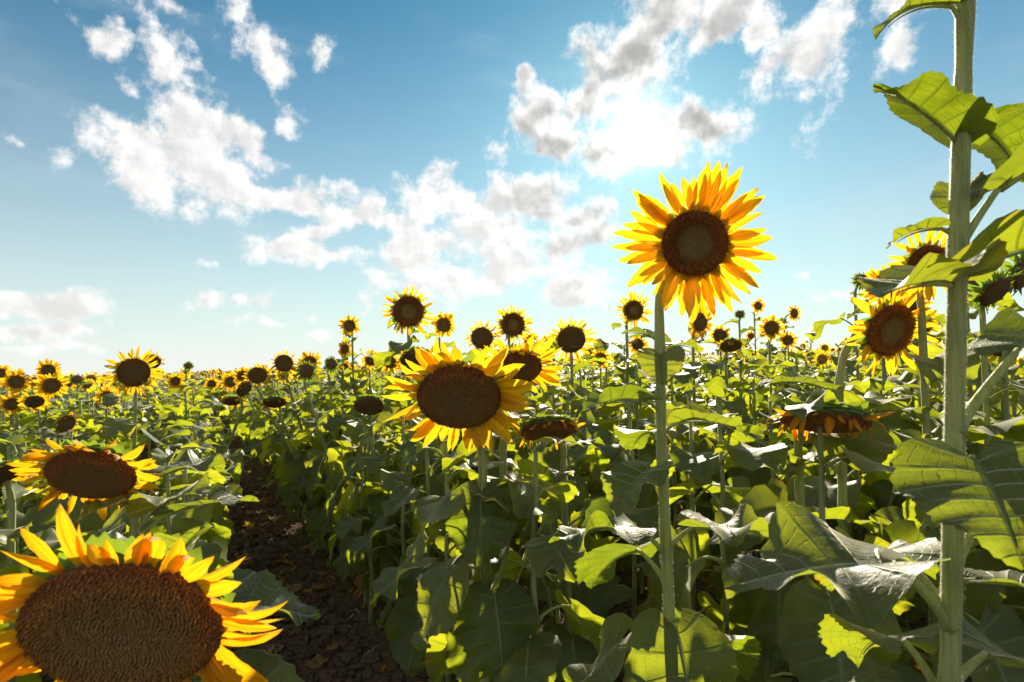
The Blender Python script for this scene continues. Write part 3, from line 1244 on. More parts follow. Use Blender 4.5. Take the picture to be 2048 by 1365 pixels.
# tall or marked sunflowers. hx, hy: where the head is seen; d: metres away; dr: disc radius in metres
def flower(label, hx, hy, d, dr, yaw=0, pitch=-8, sx=None, sy=None, sd=None, style='fresh', age='young', ratio=1.05, n=32,
           detail=False, leaves=None, nleaf=11, sr=0.012, seed=None, lean=(0, 0), group=None, neck=0.16, bare=0.30, custom=None, sides=8, hair=0, bud=False, gz=None, big=1.0, lift=0.0):
    seed = seed if seed is not None else int(hx * 7 + hy)
    rg = random.Random(seed)
    hc = at(hx, hy, d)
    fd = face_dir(hc, yaw, pitch)
    A = hc - fd * (dr * 0.55)                     # where the neck joins
    sd = sd or d + 0.02
    if sx is None:
        low = A - fd * 0.05 + Vector((rg.uniform(-0.04, 0.04), rg.uniform(0.0, 0.05), -0.5))
    else:
        low = at(sx, sy, sd)
    # the stem runs straight through 'low' up to the neck and down to the soil
    topstart = Vector((low.x + lean[0] * 0.5, low.y + lean[1] * 0.5, A.z - neck))
    slope = (topstart - low) / max(topstart.z - low.z, 0.05)
    if abs(slope.x) > 0.5 or abs(slope.y) > 0.5:
        slope = Vector((0, 0, 1))
    base = low - slope * (low.z - ground_z(low.x, low.y))
    base.z = ground_z(base.x, base.y) - 0.01
    bp = base.x * PD.x + base.y * PD.y
    spread = 1.0
    if sx is None and 0.02 < bp < 1.05 and d > 2.4:
        base = base + PD * ((1.12 if bp > 0.45 else -0.08) - bp)
        base.z = ground_z(base.x, base.y) - 0.01
        spread = 0.72
    e = new_plant(base, label, group)
    o = base
    ns = 30 if sides >= 12 else 10

    def wob(f):
        k_ = math.sin(math.pi * min(max(f, 0), 1))
        return Vector((math.sin(f * 9 + seed), math.cos(f * 7.3 + seed), 0)) * (0.006 * k_)

    straight = [base.lerp(topstart, i / ns) + wob(i / ns) for i in range(ns)]
    reach = max((A - topstart).length, 0.05)
    neckpts = hermite(topstart, Vector((slope.x * 0.5, slope.y * 0.5, 1.0)) * reach * 1.5, A, fd * reach * 1.3, 10)
    pts = [p - o for p in straight + neckpts]
    nn = len(pts)
    rads = [sr * (1.12 - 0.42 * (i / (nn - 1)) ** 1.5) * (1 + 0.05 * math.sin(i * 2.1 + seed) + 0.04 * math.sin(i * 3.7)) for i in range(nn)]
    # swollen joints where the leaf stalks leave the stem
    for c in (custom or []):
        zz = CAMPOS.z + raydir(sx if sx else hx, c[0]).z * sd - base.z
        for i in range(nn):
            rads[i] *= 1 + 0.14 * math.exp(-((pts[i].z - zz) / 0.014) ** 2)
    rads[-1] = rads[-2] = max(sr * 0.7, dr * 0.10)
    obj('stem', stem_mesh(pts, rads, sides), e)
    if hair:
        hairs(e, pts, rads, hair, seed, 0.0036)
    if bud:
        add_head(e, A - o, fd, dr, 'bud', 'seed', 0.4, 16, False, seed, BUD_BACK, 1.2)
    else:
        add_head(e, A - o, fd, dr, style, age, ratio, n, detail, seed, lift=lift)
    H = topstart.z - base.z

    def on_stem(z):
        f = min(max(z / H, 0), 1)
        return base.lerp(topstart, f) + wob(f) - o

    if leaves is None:
        leaves = auto_leaves(rg, bare * H, H * 0.99, nleaf, big)
    for (z, az, kind, s) in leaves:
        put_leaf(e, on_stem(z), az, kind, s * spread, rg)
    for c in (custom or []):
        py, az, spec = c[0], c[1], c[2]
        # the height of the joint is given by where it is seen on this stem
        rd = raydir(sx if sx else hx, py)
        z = CAMPOS.z + rd.z * (sd) - base.z
        a, b = make_leaf(spec, seed + int(py) + int(az))
        m = Matrix.Translation(on_stem(z) if z < H else (topstart - o + Vector((0, 0, min(z - H, neck * 0.6))))) @ Matrix.Rotation(R(az), 4, 'Z')
        lf = obj('leaf', a, e, m)
        obj('leaf_stalk', b, lf)
    return e


L_ = LeafSpec
# --- the tall bloom against the bright sky
flower('tall sunflower with the largest open bloom raised against the bright sky', 1390, 487, 1.30, 0.070, 8, -6, 1328, 1000, 1.34, 'fresh', 'young', 1.55, 52,
       True, [], 0, 0.0118, 3, sides=14, hair=8000, neck=0.14,
       custom=[(722, 258, L_(0.09, 0.055, 0.026, 50, 20, -30, -70, 24, 0.3, r=0.004)), (715, 15, L_(0.08, 0.034, 0.03, 60, 30, 25, -35, 16, 0.3, r=0.004)), (690, 150, L_(0.07, 0.03, 0.03, 60, 30, 30, -20, 16, 0.3, r=0.004)),
               (830, 195, L_(0.17, 0.065, 0.05, 60, 20, 18, -42, 24, 0.5, 14, r=0.0045)), (872, -14, L_(0.15, 0.06, 0.05, 55, 20, 15, -38, 24, 0.5, -14, r=0.0045)), (790, 80, L_(0.13, 0.05, 0.04, 60, 30, 20, -30, 20, 0.5, r=0.0045)), (965, 225, L_(0.16, 0.07, 0.06, 55, 25, -10, -50, 16, 0.6, r=0.005)),
               (900, 100, L_(0.16, 0.07, 0.06, 50, 20, 0, -50, 10, 0.5, r=0.0045)),
               (1115, 190, L_(0.20, 0.085, 0.10, 60, 30, 12, -25, 8, 0.9, 10, r=0.006)), (1100, -12, L_(0.20, 0.085, 0.08, 50, 35, 5, -22, 14, 0.9, -12, r=0.006)),
               (1175, 120, L_(0.24, 0.11, 0.12, 50, 10, -20, -60, 5, 0.6, r=0.006)),
               (1255, 275, L_(0.26, 0.125, 0.05, 45, 10, -50, -82, -18, 0.5, r=0.006)), (1330, 40, L_(0.24, 0.11, 0.12, 50, 10, -30, -70, 5, 0.7, r=0.006)),
               (1330, 170, L_(0.24, 0.11, 0.12, 50, 0, -40, -80, 5, 0.7, r=0.006)), (1460, 300, L_(0.24, 0.11, 0.12, 50, 0, -30, -80, 5, 0.7, r=0.006))])

# --- the thick stem at the picture's edge: its own bloom is above the frame
flower('thick hairy sunflower stem rising out of the top of the picture near the edge', 1975, -330, 0.86, 0.075, 0, -5, 1906, 900, 0.87, 'fresh', 'young', 1.1, 34,
       True, [], 0, 0.0122, 4, sides=18, hair=26000, neck=0.10, lean=(0.11, 0),
       custom=[(52, 182, L_(0.135, 0.038, 0.045, 75, 55, 10, -58, 25, 0.3, r=0.0045)), (20, 20, L_(0.14, 0.04, 0.05, 78, 70, 60, 15, 30, 0.3, r=0.0045)),
               (392, 196, L_(0.165, 0.060, 0.085, 100, 80, 38, 8, 22, 0.35, -14, r=0.006)),
               (300, 28, L_(0.17, 0.075, 0.075, 65, 20, -5, -50, 20, 0.5, 15, r=0.006)), (500, -18, L_(0.19, 0.072, 0.10, 62, 55, 36, 5, 22, 0.35, -18, r=0.006)),
               (480, 150, L_(0.075, 0.03, 0.03, 60, 30, 10, -50, 20, 0.5, r=0.004)), (470, 50, L_(0.12, 0.04, 0.05, 65, 50, 50, 10, 25, 0.5, r=0.004)),
               (690, 208, L_(0.19, 0.085, 0.090, 104, 84, 4, -20, 22, 0.4, 16, r=0.0065)), (668, -30, L_(0.17, 0.08, 0.095, 88, 75, 22, 6, 20, 0.35, -14, r=0.0055)),
               (865, 12, L_(0.22, 0.09, 0.17, 48, 40, 20, -15, 15, 0.5, 10, r=0.0075)),
               (1000, 250, L_(0.17, 0.105, 0.115, 62, 22, -22, -52, 6, 0.4, 10, r=0.006)),
               (1250, 183, L_(0.25, 0.115, 0.125, 58, 40, 2, -14, 10, 0.75, -10, r=0.0075)), (1140, 14, L_(0.18, 0.08, 0.13, 55, 50, 10, -40, 10, 0.5, r=0.007)),
               (1165, 330, L_(0.10, 0.04, 0.03, 30, 10, 8, -10, 12, 0.4, r=0.0045)),
               (1370, 25, L_(0.2, 0.09, 0.10, 25, 8, -10, -50, 12, 0.5, r=0.007)), (1420, 200, L_(0.22, 0.10, 0.10, 35, 8, -30, -70, 5, 0.6, r=0.007)),
               (1230, 95, L_(0.22, 0.10, 0.12, 45, 8, -10, -60, 5, 0.6, r=0.007)), (1420, 85, L_(0.22, 0.10, 0.12, 45, 8, -10, -60, 5, 0.6, r=0.007))])

# --- the broad bloom in the middle and the one half hidden behind it
flower('large nodding sunflower in the middle with a wide brown disc and ragged petals', 918, 800, 1.90, 0.134, -4, -40, 968, 1080, 2.02, 'curly', 'seed', 0.95, 46,
       True, None, 8, 0.0165, 8, lift=8, sides=14, hair=3000, neck=0.30, bare=0.25,
       custom=[(985, 268, L_(0.25, 0.125, 0.05, 40, 0, -48, -80, -14, 0.45, 6, r=0.006)), (1010, 195, L_(0.26, 0.12, 0.13, 45, 0, -42, -75, -10, 0.7, 8, r=0.006)),
               (990, 350, L_(0.24, 0.12, 0.12, 45, 0, -35, -75, -6, 0.7, 8, r=0.006)), (1200, 285, L_(0.27, 0.14, 0.14, 50, 10, -48, -80, -16, 0.45, -6, r=0.0065)),
               (1150, 215, L_(0.27, 0.13, 0.14, 45, 0, -45, -80, -8, 0.6, 6, r=0.006))])
flower('sunflower peering out behind the large nodding bloom in the middle', 1032, 742, 2.25, 0.098, 10, -52, 1010, 1080, 2.36, 'curly', 'seed', 1.15, 40, True, None, 9, 0.014, 9, neck=0.26)

# --- the nearest bloom at the lower edge
flower('huge close sunflower hanging low at the bottom edge with a dark oval disc', 245, 1272, 0.68, 0.104, -22, -30, 330, 1340, 0.83, 'shaded_gold', 'seed', 0.76, 54,
       True, [], 0, 0.014, 20, lift=12, sides=12, neck=0.10,
       custom=[(1165, 330, L_(0.10, 0.045, 0.04, 70, 60, 60, 25, 22, 0.4, r=0.0045)), (1170, 200, L_(0.09, 0.04, 0.03, 70, 60, 65, 20, 22, 0.4, r=0.0045)),
               (1280, 15, L_(0.16, 0.07, 0.06, 50, 20, 5, -30, 15, 0.5, r=0.0055)), (1400, -20, L_(0.19, 0.10, 0.10, 40, 0, -20, -60, 5, 0.5, r=0.0055)),
               (1330, 100, L_(0.2, 0.09, 0.1, 40, 10, 0, -40, 15, 0.5, r=0.0055))])
flower('drooping sunflower with curled orange petals above the huge close bloom', 182, 955, 1.62, 0.107, -22, -46, 270, 1060, 1.72, 'shaded_gold', 'seed', 0.80, 42, True, None, 9, 0.014, 21, lift=10, neck=0.16, bare=0.3,
       custom=[(1075, 338, L_(0.21, 0.10, 0.12, 55, 35, 38, -8, 14, 0.5, 16, r=0.006)), (1085, 10, L_(0.24, 0.09, 0.13, 50, 25, 20, -12, 14, 0.5, -10, r=0.006)), (980, 185, L_(0.20, 0.09, 0.08, 50, 15, 15, -35, 12, 0.6, r=0.006)), (1010, 60, L_(0.22, 0.10, 0.10, 60, 30, 20, -30, 14, 0.6, r=0.006))])

# --- right of the tall bloom
flower('sideways turned sunflower in front of the thick stem with deep brown oval disc', 1784, 662, 1.95, 0.085, 46, -18, 1682, 900, 2.05, 'fresh', 'young', 1.15, 36,
       True, None, 8, 0.0145, 31, neck=0.22, sides=12, hair=3000,
       custom=[(790, 185, L_(0.26, 0.085, 0.05, 40, 15, 24, -22, 14, 0.4, r=0.006)), (860, -15, L_(0.22, 0.09, 0.12, 40, 25, 10, -30, 14, 0.5, r=0.006)), (950, 200, L_(0.2, 0.08, 0.10, 50, 20, 5, -35, 12, 0.6, r=0.006))])
flower('sunflower with upright petals peeking between the thick stem and its broad leaf', 1858, 530, 1.85, 0.060, 30, -14, 1850, 800, 1.95, 'fresh', 'young', 1.25, 28, True, None, 8, 0.012, 32, neck=0.15)
flower('withered sunflower head facing the soil with dry orange petals beside the thick stem', 1650, 848, 1.85, 0.125, -5, -76, 1600, 1000, 2.0, 'wilt', 'seed', 0.62, 34, True, None, 9, 0.015, 33, neck=0.16)
flower('withered dark head with dry petals hanging just behind the large nodding bloom', 1098, 866, 2.15, 0.10, 10, -66, 1130, 1040, 2.28, 'wilt', 'seed', 0.55, 28, True, None, 9, 0.013, 34, neck=0.14)

# --- mid-distance blooms that stand over the crop: label, x, y, distance, disc radius, yaw, pitch, kind
MID = [
    ('big round sunflower standing over the left part of the field', 268, 746, 3.9, 0.094, 4, -14, 1, 'fresh', 'seed', 0.98),
    ('big round sunflower high above the large nodding bloom, its disc darkest', 817, 623, 4.0, 0.100, 0, -6, 1, 'fresh', 'young', 0.92),
    ('small sunflower on the tall thin leafy stem left of the high round bloom', 700, 652, 5.2, 0.050, 18, -4, 0, 'fresh', 'young', 1.25),
    ('small sunflower touching the right side of the high round bloom', 888, 650, 5.0, 0.057, 6, -4, 0, 'fresh', 'young', 1.25),
    ('sunflower directly above the top petals of the large nodding bloom', 964, 677, 4.2, 0.075, -3, -16, 1, 'fresh', 'seed', 0.85),
    ('sunflower with wide yellow rays up and right of the large nodding bloom', 1026, 650, 4.3, 0.081, 4, -8, 1, 'fresh', 'young', 0.95),
    ('small sunflower tucked under the wide rayed bloom near the centre', 1061, 682, 5.5, 0.046, 4, -6, 0, 'fresh', 'young', 1.3),
    ('sunflower with a tilted oval disc midway between centre and the tall bloom', 1143, 681, 3.7, 0.087, 8, -28, 1, 'fresh', 'seed', 0.95),
    ('half hidden sunflower at the left shoulder of the tilted oval bloom', 1098, 690, 5.4, 0.050, -10, -6, 0, 'fresh', 'young', 1.1),
    ('sunflower just left of the tall bloom, leaning on a thin pale stem', 1268, 621, 4.2, 0.065, 14, -6, 1, 'fresh', 'young', 1.25),
    ('small sunflower low between the tilted oval bloom and the leaning one', 1201, 718, 4.8, 0.046, 2, -14, 0, 'fresh', 'young', 1.4),
    ('small sunflower under the leaning bloom left of the tall stem', 1276, 690, 5.0, 0.046, 14, -12, 0, 'fresh', 'young', 1.4),
    ('side-on sunflower seen under the lowest petals of the tall bloom', 1403, 645, 4.2, 0.065, 48, -10, 0, 'fresh', 'young', 1.1),
    ('ragged sunflower right of the tall stem at the height of the crop', 1440, 672, 5.0, 0.055, -8, -20, 0, 'curly', 'young', 1.1),
    ('dark drooping seed head right of the tall stem at crop height', 1462, 694, 4.0, 0.070, 14, -58, 0, 'wilt', 'seed', 0.6),
    ('tiny sunflower on a slender leafy stalk at the tall bloom\'s lower right', 1517, 612, 7.0, 0.045, 28, -4, 0, 'fresh', 'young', 1.3),
    ('tiny sunflower turned away to the right on a thin stalk', 1590, 627, 6.5, 0.050, 48, 0, 0, 'fresh', 'young', 1.1),
    ('round sunflower alone against the sky between tall bloom and thick stem', 1543, 656, 5.5, 0.062, 4, -6, 0, 'fresh', 'young', 1.0),
    ('small sunflower low right of the lone round bloom', 1576, 681, 6.5, 0.052, 10, -8, 0, 'fresh', 'young', 0.95),
    ('tiny sunflower bud-like bloom on the canopy line by the thin leafy stem', 1634, 664, 8.0, 0.040, 30, -4, 0, 'fresh', 'young', 0.8),
    ('tiny sunflower just left of the lone round bloom at crop height', 1502, 672, 9.0, 0.042, 4, -4, 0, 'fresh', 'young', 0.9),
    ('dark sunflower head under the broad leaf of the thick stem', 1772, 572, 3.2, 0.060, 4, -20, 0, 'fresh', 'young', 1.0),
    ('sunflower half covered by the sideways turned bloom beside the thick stem', 1822, 608, 3.4, 0.055, 10, -16, 0, 'fresh', 'young', 1.1),
    ('sunflower low between sideways turned bloom and thick stem', 1842, 650, 3.6, 0.055, 10, -10, 0, 'fresh', 'young', 1.1),
    ('sunflower half showing at the right side of the thick stem', 1943, 568, 2.9, 0.055, 4, -6, 0, 'fresh', 'young', 1.3),
    ('sunflower drooping low right of the thick stem among leaves', 2010, 690, 2.6, 0.070, 10, -40, 0, 'curly', 'seed', 0.9),
    ('small sunflower above its twin at the far left of the field', 97, 741, 5.4, 0.052, 2, -8, 0, 'fresh', 'young', 1.1),
    ('sunflower below its twin at the far left of the field', 104, 772, 4.6, 0.058, 2, -16, 0, 'fresh', 'young', 1.0),
    ('round sunflower close to the left edge of the picture', 33, 764, 5.2, 0.056, 2, -8, 0, 'fresh', 'young', 1.05),
    ('sunflower cut by the left edge of the picture', 0, 748, 5.4, 0.05, 2, -8, 0, 'fresh', 'young', 1.0),
    ('low sunflower in the leaves at the left edge', 24, 809, 4.4, 0.045, 12, -16, 0, 'fresh', 'young', 1.2),
    ('dark faced sunflower low in the leaves near the left edge', 70, 805, 4.2, 0.055, 4, -40, 0, 'curly', 'seed', 0.9),
    ('small sunflower just below left of the big round one over the left field', 215, 795, 4.8, 0.048, 4, -10, 0, 'fresh', 'young', 0.95),
    ('tiny sunflower midway between left twins and big round bloom', 176, 771, 8.0, 0.05, 4, -6, 0, 'fresh', 'young', 1.0),
    ('tiny sunflower right beside the left twins', 137, 768, 8.4, 0.048, 4, -6, 0, 'fresh', 'young', 1.0),
    ('dark backed sunflower behind the shoulder of the big round left bloom', 306, 726, 4.3, 0.055, 20, -30, 0, 'wilt', 'seed', 0.8),
    ('small sunflower right of the big round left bloom', 351, 763, 6.5, 0.048, 4, -6, 0, 'fresh', 'young', 1.05),
    ('small sunflower on a thin stem above the soil path', 424, 768, 8.0, 0.05, 2, -6, 0, 'fresh', 'young', 1.0),
    ('small sunflower right of the soil path on the skyline', 462, 764, 6.4, 0.055, 6, -8, 0, 'fresh', 'young', 0.95),
    ('sunflower half hidden behind the tilted bloom over the path', 486, 752, 6.0, 0.050, 4, -8, 0, 'fresh', 'young', 1.0),
    ('tilted wide sunflower over the soil path', 515, 752, 4.6, 0.066, 2, -26, 1, 'fresh', 'seed', 0.85),
    ('round sunflower left of the green bud', 568, 727, 4.9, 0.068, 2, -10, 1, 'fresh', 'seed', 0.8),
    ('sunflower right behind the green bud', 620, 726, 5.2, 0.056, 6, -8, 0, 'fresh', 'young', 1.2),
    ('small sunflower alone left of the large nodding bloom', 743, 720, 5.6, 0.052, 2, -8, 0, 'fresh', 'young', 0.9),
    ('small sunflower nearest the left petals of the large nodding bloom', 782, 726, 5.4, 0.050, 4, -10, 0, 'fresh', 'young', 0.9),
    ('small side-on sunflower lower on the tall thin stem', 691, 699, 5.3, 0.042, 40, -6, 0, 'fresh', 'young', 1.2),
    ('low sunflower below the tall thin stem', 690, 736, 5.6, 0.042, 40, -6, 0, 'fresh', 'young', 1.2),
    ('fading sunflower turned sideways among leaves on the left', 136, 848, 3.2, 0.05, 40, -20, 0, 'wilt', 'young', 1.1),
    ('ragged orange sunflower at the left edge below the leaves', 6, 952, 2.0, 0.07, 30, -60, 0, 'curly', 'seed', 0.9),
    ('dark drooping seed head without petals beside the large nodding bloom', 738, 815, 3.4, 0.082, -8, -50, 0, None, 'seed', 0.5),
    ('flat brown seed head drooping right of the path', 550, 808, 4.6, 0.082, 0, -62, 0, 'wilt', 'seed', 0.5),
    ('flat brown seed head drooping over the far end of the path', 464, 805, 5.4, 0.082, 0, -64, 0, 'wilt', 'seed', 0.5),
    ('sideways seed head between the two drooping heads by the path', 490, 780, 4.4, 0.06, 44, -30, 0, 'wilt', 'seed', 0.7),
    ('dark drooping head behind the upper left petals of the large nodding bloom', 832, 722, 3.6, 0.090, 14, -50, 0, 'wilt', 'seed', 0.6),
]
for i, (lab, hx, hy, d, dr, yaw, pitch, det, style, age, ratio) in enumerate(MID):
    tall = hy < 690
    flower(lab, hx, hy, d, dr, yaw, pitch, None, None, None, style, age, ratio, 30, bool(det), None, 13 if not tall else 16, 0.0085 if dr < 0.06 else 0.0115, 300 + i,
           neck=0.10 if pitch > -30 else 0.16, bare=0.28, sides=7)
BUDS = [
    ('leaning sunflower stalk with small leaves, its bud touching the sky right of the lone bloom', 1725, 560, 3.6, 0.035, 20, 20),
    ('slim sunflower stalk with a green bud just right of the tall stem', 1480, 628, 5.0, 0.028, 0, 30),
    ('stout green stalk with a nodding bud behind the thick stem', 1990, 585, 1.9, 0.050, 60, -40),
    ('closed green sunflower bud standing in front of a yellow bloom', 613, 742, 4.0, 0.045, 0, 10),
    ('small dark bud on a tall thin stalk over the left field', 377, 731, 6.0, 0.030, 0, 30),
    ('dark bud with leaves on the skyline right of the left twins', 155, 758, 6.4, 0.045, 0, 40),
    ('green bud close under the tall thin leafy stem', 664, 728, 4.6, 0.038, 20, 10),
    ('large green backed head cut by the right edge of the picture', 2046, 548, 2.4, 0.065, 70, -20),
]
for i, (lab, hx, hy, d, dr, yaw, pitch) in enumerate(BUDS):
    flower(lab, hx, hy, d, dr, yaw, pitch, seed=400 + i, bud=True, nleaf=14, sr=0.009, neck=0.08, sides=7)

# ------------------------------------------------------------------ the leafy crop in drills
N_EXPLICIT = len(PLANTS)
LIMIT = 300 - N_EXPLICIT
CINV = CAMROT.transposed()


def project(p):
    v = CINV @ (p - CAMPOS)
    if v.z > -0.05:
        return None
    return 1024 + v.x / -v.z * FPX, 682.5 - v.y / -v.z * FPX, -v.z


spots = []
rg = random.Random(77)
for p in ROWS_P:
    q = -3.0
    while q < 26.0:
        q += 0.31 * rg.uniform(0.7, 1.35)
        pp = p + rg.gauss(0, 0.045)
        x = pp * PD.x + q * QD.x
        y = pp * PD.y + q * QD.y
        if y < 0.3 or y > 26:
            continue
        pr = project(Vector((x, y, 1.0 + ground_z(x, y))))
        if pr is None or not (-330 < pr[0] < 2380):
            continue
        spots.append((pr[2], pp, q, x, y, pr[0]))
spots.sort()
ex = [(e.location.x, e.location.y) for e in PLANTS]
near, far = [], []
for s in spots:
    d, pp, q, x, y, sxp = s
    if d < 1.75 and sxp < 1500:
        continue                                  # the photographer's gap in the drill
    if d < 1.55:
        continue
    if pp < 0.4 and d < 2.3 and sxp > 330:
        continue
    if 1.0 < pp < 1.3 and 3.5 < d < 11 and (int(q * 37) % 5 == 0):
        continue
    if any((x - a) ** 2 + (y - b) ** 2 < 0.11 ** 2 for a, b in ex):
        continue
    (near if len(near) < LIMIT else far).append(s)



def leafy_label(pp, sxp):
    if 0.85 < pp < 1.35:
        return 'leafy bloomless sunflower plant in the row along the right edge of the soil path', 'leafy plants right of the path'
    if -0.35 < pp < 0.35:
        return 'leafy bloomless sunflower plant in the row along the left edge of the soil path', 'leafy plants left of the path'
    if pp <= -0.35:
        return 'leafy bloomless sunflower plant deeper in the crop on the left of the soil path', 'leafy plants of the left field'
    if sxp < 1328:
        return 'leafy bloomless sunflower plant between the path rows and the tall bloom stem', 'leafy plants before the tall bloom stem'
    if sxp < 1905:
        return 'leafy bloomless sunflower plant between the tall bloom stem and the thick stem', 'leafy plants between the two tall stems'
    return 'leafy bloomless sunflower plant beyond the thick stem towards the right picture edge', 'leafy plants beyond the thick stem'


STEMS = []
for i in range(6):
    r2 = random.Random(500 + i)
    H = 1.0
    pts = [Vector((r2.uniform(-0.008, 0.008) * (k > 0), r2.uniform(-0.008, 0.008) * (k > 0), k * 0.125)) for k in range(9)]
    STEMS.append(stem_mesh(pts, [0.011 * (1.1 - 0.5 * k / 8) for k in range(9)], 7))
for (d, pp, q, x, y, sxp) in near:
    H = rg.uniform(1.16, 1.38) + 0.05 * mnoise.noise(Vector((x, y, 0)))
    if pp > 1.4:
        H += rg.uniform(0.04, 0.26) if d > 2.8 else 0.10
    if d < 2.6:
        H = min(H, 1.22 if sxp < 1150 else 1.34)
    if pp < 0.4 and d < 4:
        H = min(H, 1.18)
    e = new_plant(Vector((x, y, ground_z(x, y) - 0.01)), *leafy_label(pp, sxp))
    obj('stem', rg.choice(STEMS), e, Matrix.Rotation(rg.uniform(0, 6.28), 4, 'Z') @ Matrix.Diagonal((1.1, 1.1, H, 1)))
    n = rg.randint(10, 13) if d < 6 else 11
    for (z, az, kind, s) in auto_leaves(rg, 0.20 * H, H * 0.99, n, rg.uniform(0.92, 1.1)):
        put_leaf(e, Vector((0, 0, z)), az, kind, s * (0.93 if -0.4 < pp < 1.4 else 1.0), rg)


# ------------------------------------------------------------------ the rest of the field as one mass
def arr(mb):
    V = np.array([tuple(v) for v in mb.v], dtype=np.float64)
    F = []
    for f in mb.f:
        F.append((f[0], f[1], f[2]))
        if len(f) == 4:
            F.append((f[0], f[2], f[3]))
    Fm = []
    for f, m in zip(mb.f, mb.m):
        Fm.append(m)
        if len(f) == 4:
            Fm.append(m)
    return V, np.array(F, dtype=np.int64), np.array(mb.uv, dtype=np.float64), np.array(Fm, dtype=np.int32)


def xf(mb, o, m, mat):
    o.add([m @ v for v in mb.v], mb.f, mb.uv, mat)


def mass_plant(seed, z0, n, rows, cols):
    r2 = random.Random(seed)
    o = MB()
    tube(o, [Vector((0, 0, z0)), Vector((0, 0, 1.25))], [0.011, 0.007], 4, 1, cap=False)
    for (z, az, kind, s) in auto_leaves(r2, z0 + 0.1, 1.27, n, 1.0):
        a = MB()
        if kind == 'up':
            b0, b1 = r2.uniform(0, 40), r2.uniform(-50, 0)
        elif kind == 'out':
            b0, b1 = r2.uniform(-20, 10), r2.uniform(-70, -30)
        else:
            b0, b1 = r2.uniform(-65, -40), r2.uniform(-95, -70)
        blade(a, Vector((0.09, 0, 0.06)), b0, b1, 0.24, 0.115, rows, cols, seed, r2.uniform(-20, 20), 0.5, r2.uniform(-30, 30), 0, 0, 0.6, 0.0)
        tube(a, [Vector((0, 0, 0)), Vector((0.09, 0, 0.06))], [0.005, 0.004], 3, 1, cap=False)
        m = Matrix.Translation((0, 0, z)) @ Matrix.Rotation(R(az), 4, 'Z') @ Matrix.Diagonal((s, s, s, 1))
        for vtx, in zip(a.v):
            pass
        base = len(o.v)
        o.v.extend([m @ v for v in a.v])
        o.uv.extend(a.uv)
        o.f.extend(tuple(i + base for i in f) for f in a.f)
        o.m.extend(a.m)
    return o


def mass_head(seed, n, rows, cols, droop):
    """Low head at the origin facing -Y (towards the lane), with disc, petals, bracts."""
    r2 = random.Random(seed)
    o = MB()
    seg = 10
    V = [Vector((0, 0, 0.6))] + [Vector((math.cos(6.2832 * j / seg), math.sin(6.2832 * j / seg), 0.48)) for j in range(seg)]
    o.add(V, [(0, 1 + j, 1 + (j + 1) % seg) for j in range(seg)], [(0.2, 0)] + [(0.9, 0)] * seg, 3)
    V = [Vector((0, 0, 0.0))] + [Vector((math.cos(6.2832 * j / seg) * 1.15, math.sin(6.2832 * j / seg) * 1.15, 0.42)) for j in range(seg)]
    o.add(V, [(0, 1 + (j + 1) % seg, 1 + j) for j in range(seg)], [(0.5, 0.5)] * (seg + 1), 4)
    for i in range(n):
        th = 6.2832 * (i + r2.uniform(-0.3, 0.3)) / n
        Vp, Fp, Up = petal_arrays(seed * 50 + i, r2.uniform(-25, 30), 0.2, r2.uniform(-20, 20), rows, cols, 0.36)
        L = 1.05 * r2.uniform(0.8, 1.15)
        m = Matrix.Rotation(th, 4, 'Z') @ Matrix.Translation((0.93, 0, 0.44)) @ Matrix.Rotation(R(-r2.gauss(6, 12)), 4, 'Y') @ Matrix.Diagonal((L, L, L, 1))
        o.add([m @ v for v in Vp], Fp, Up, 2)
    return o


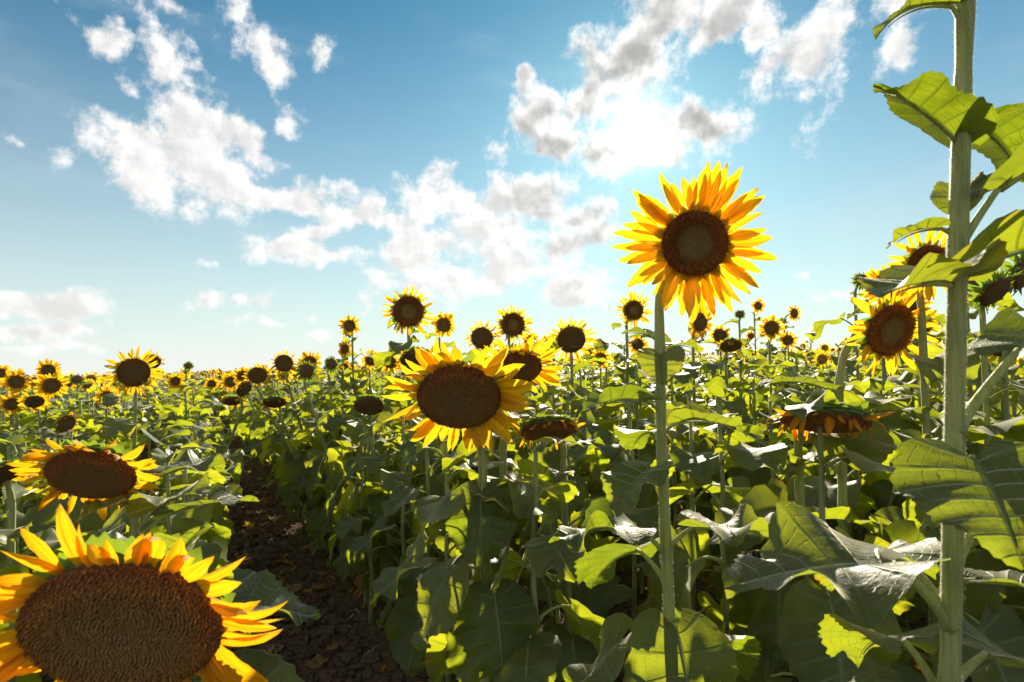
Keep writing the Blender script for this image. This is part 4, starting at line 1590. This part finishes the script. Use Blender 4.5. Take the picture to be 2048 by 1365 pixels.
def mass_field():
    r2 = np.random.RandomState(4)
    pr = random.Random(8)
    mid_pl = [arr(mass_plant(600 + i, 0.3, 11, 5, 4)) for i in range(8)]
    top_pl = [arr(mass_plant(640 + i, 0.75, 6, 3, 2)) for i in range(8)]
    mid_hd = [arr(mass_head(30 + i, 18, 3, 2, 0)) for i in range(4)]
    far_hd = [arr(mass_head(40 + i, 13, 1, 2, 0)) for i in range(3)]
    Vs, Fs, Us, Ms, Rs = [], [], [], [], []
    tot = 0

    def put(a, mat3, loc, rnd):
        nonlocal tot
        V, F, U, Mi = a
        Vs.append(V @ np.array(mat3).T + np.array(loc))
        Fs.append(F + tot)
        Us.append(U)
        Ms.append(Mi)
        Rs.append(np.full(len(V), rnd))
        tot += len(V)

    def head_at(x, y, z, rad, lib, face=True):
        yaw = pr.gauss(5, 32)
        pitch = pr.gauss(-14, 14) if pr.random() < 0.7 else pr.uniform(-70, -35)
        # blooms look east: back along the view, away from the evening sun
        h = Matrix.Rotation(R(yaw), 3, 'Z') @ Vector((-0.12, -1, 0)).normalized()
        fd = Vector((h.x * math.cos(R(pitch)), h.y * math.cos(R(pitch)), math.sin(R(pitch))))
        m3 = (facing_matrix(fd, pr.uniform(0, 6)).to_3x3()) * rad
        put(lib[pr.randrange(len(lib))], m3, (x, y, z), pr.random())

    def plant(x, y, lib, hlib, share, tallsd):
        gz = ground_z(x, y)
        s = pr.uniform(0.92, 1.10)
        az = pr.uniform(0, 6.28)
        w = 1.15
        m3 = Matrix.Rotation(az, 3, 'Z') @ Matrix.Diagonal((w, w, s))
        put(lib[pr.randrange(len(lib))], m3, (x, y, gz), pr.random())
        if pr.random() < share:
            up = abs(pr.gauss(0, tallsd))
            if up > 0.15:
                mb = MB()
                tube(mb, [Vector((0, 0, 1.2)), Vector((0, 0, 1.30 + up))], [0.007, 0.006], 3, 1, cap=False)
                put(arr(mb), np.eye(3), (x, y, gz), 0.5)
            head_at(x, y - 0.03, gz + 1.33 + up, pr.uniform(0.04, 0.088), hlib)

    for (d, pp, q, x, y, sxp) in far:
        left = sxp < 620
        plant(x, y, mid_pl, mid_hd, 0.42 if left else 0.20, 0.09 if left else 0.14)
    # beyond, where drills can no longer be told apart
    nfar = 9500
    for i in range(nfar):
        d = 25.0 * (170.0 / 25.0) ** (pr.random() ** 0.85)
        a = R(pr.uniform(-45, 45))
        x, y = d * math.tan(a), d
        left = a < R(-17)
        if y > 25:
            plant(x, y, top_pl, far_hd, 0.55 if left else 0.30, 0.10)
    V = np.concatenate(Vs)
    F = np.concatenate(Fs)
    U = np.concatenate(Us)
    Mi = np.concatenate(Ms)
    Rn = np.concatenate(Rs)
    me = bpy.data.meshes.new('sunflower_crop')
    me.vertices.add(len(V))
    me.vertices.foreach_set('co', V.astype(np.float32).ravel())
    me.loops.add(F.size)
    me.loops.foreach_set('vertex_index', F.astype(np.int32).ravel())
    me.polygons.add(len(F))
    me.polygons.foreach_set('loop_start', np.arange(0, F.size, 3, dtype=np.int32))
    me.polygons.foreach_set('material_index', Mi)
    me.polygons.foreach_set('use_smooth', np.ones(len(F), dtype=bool))
    ul = me.uv_layers.new(name='UVMap')
    ul.data.foreach_set('uv', U[F.ravel()].astype(np.float32).ravel())
    at_ = me.attributes.new('rnd', 'FLOAT', 'POINT')
    at_.data.foreach_set('value', Rn.astype(np.float32))
    for k in ('crop_leaf', 'crop_stem', 'petal', 'disc', 'bract'):
        me.materials.append(M[k])
    me.update(calc_edges=True)
    me.validate()
    o = obj('sunflower_crop', me)
    o['kind'] = 'stuff'
    o['label'] = 'distant sunflower crop with countless small yellow blooms up to the horizon'
    print('far tris', len(F), 'near plants', len(near), 'explicit', N_EXPLICIT, 'objects', len(bpy.data.objects))


mass_field()
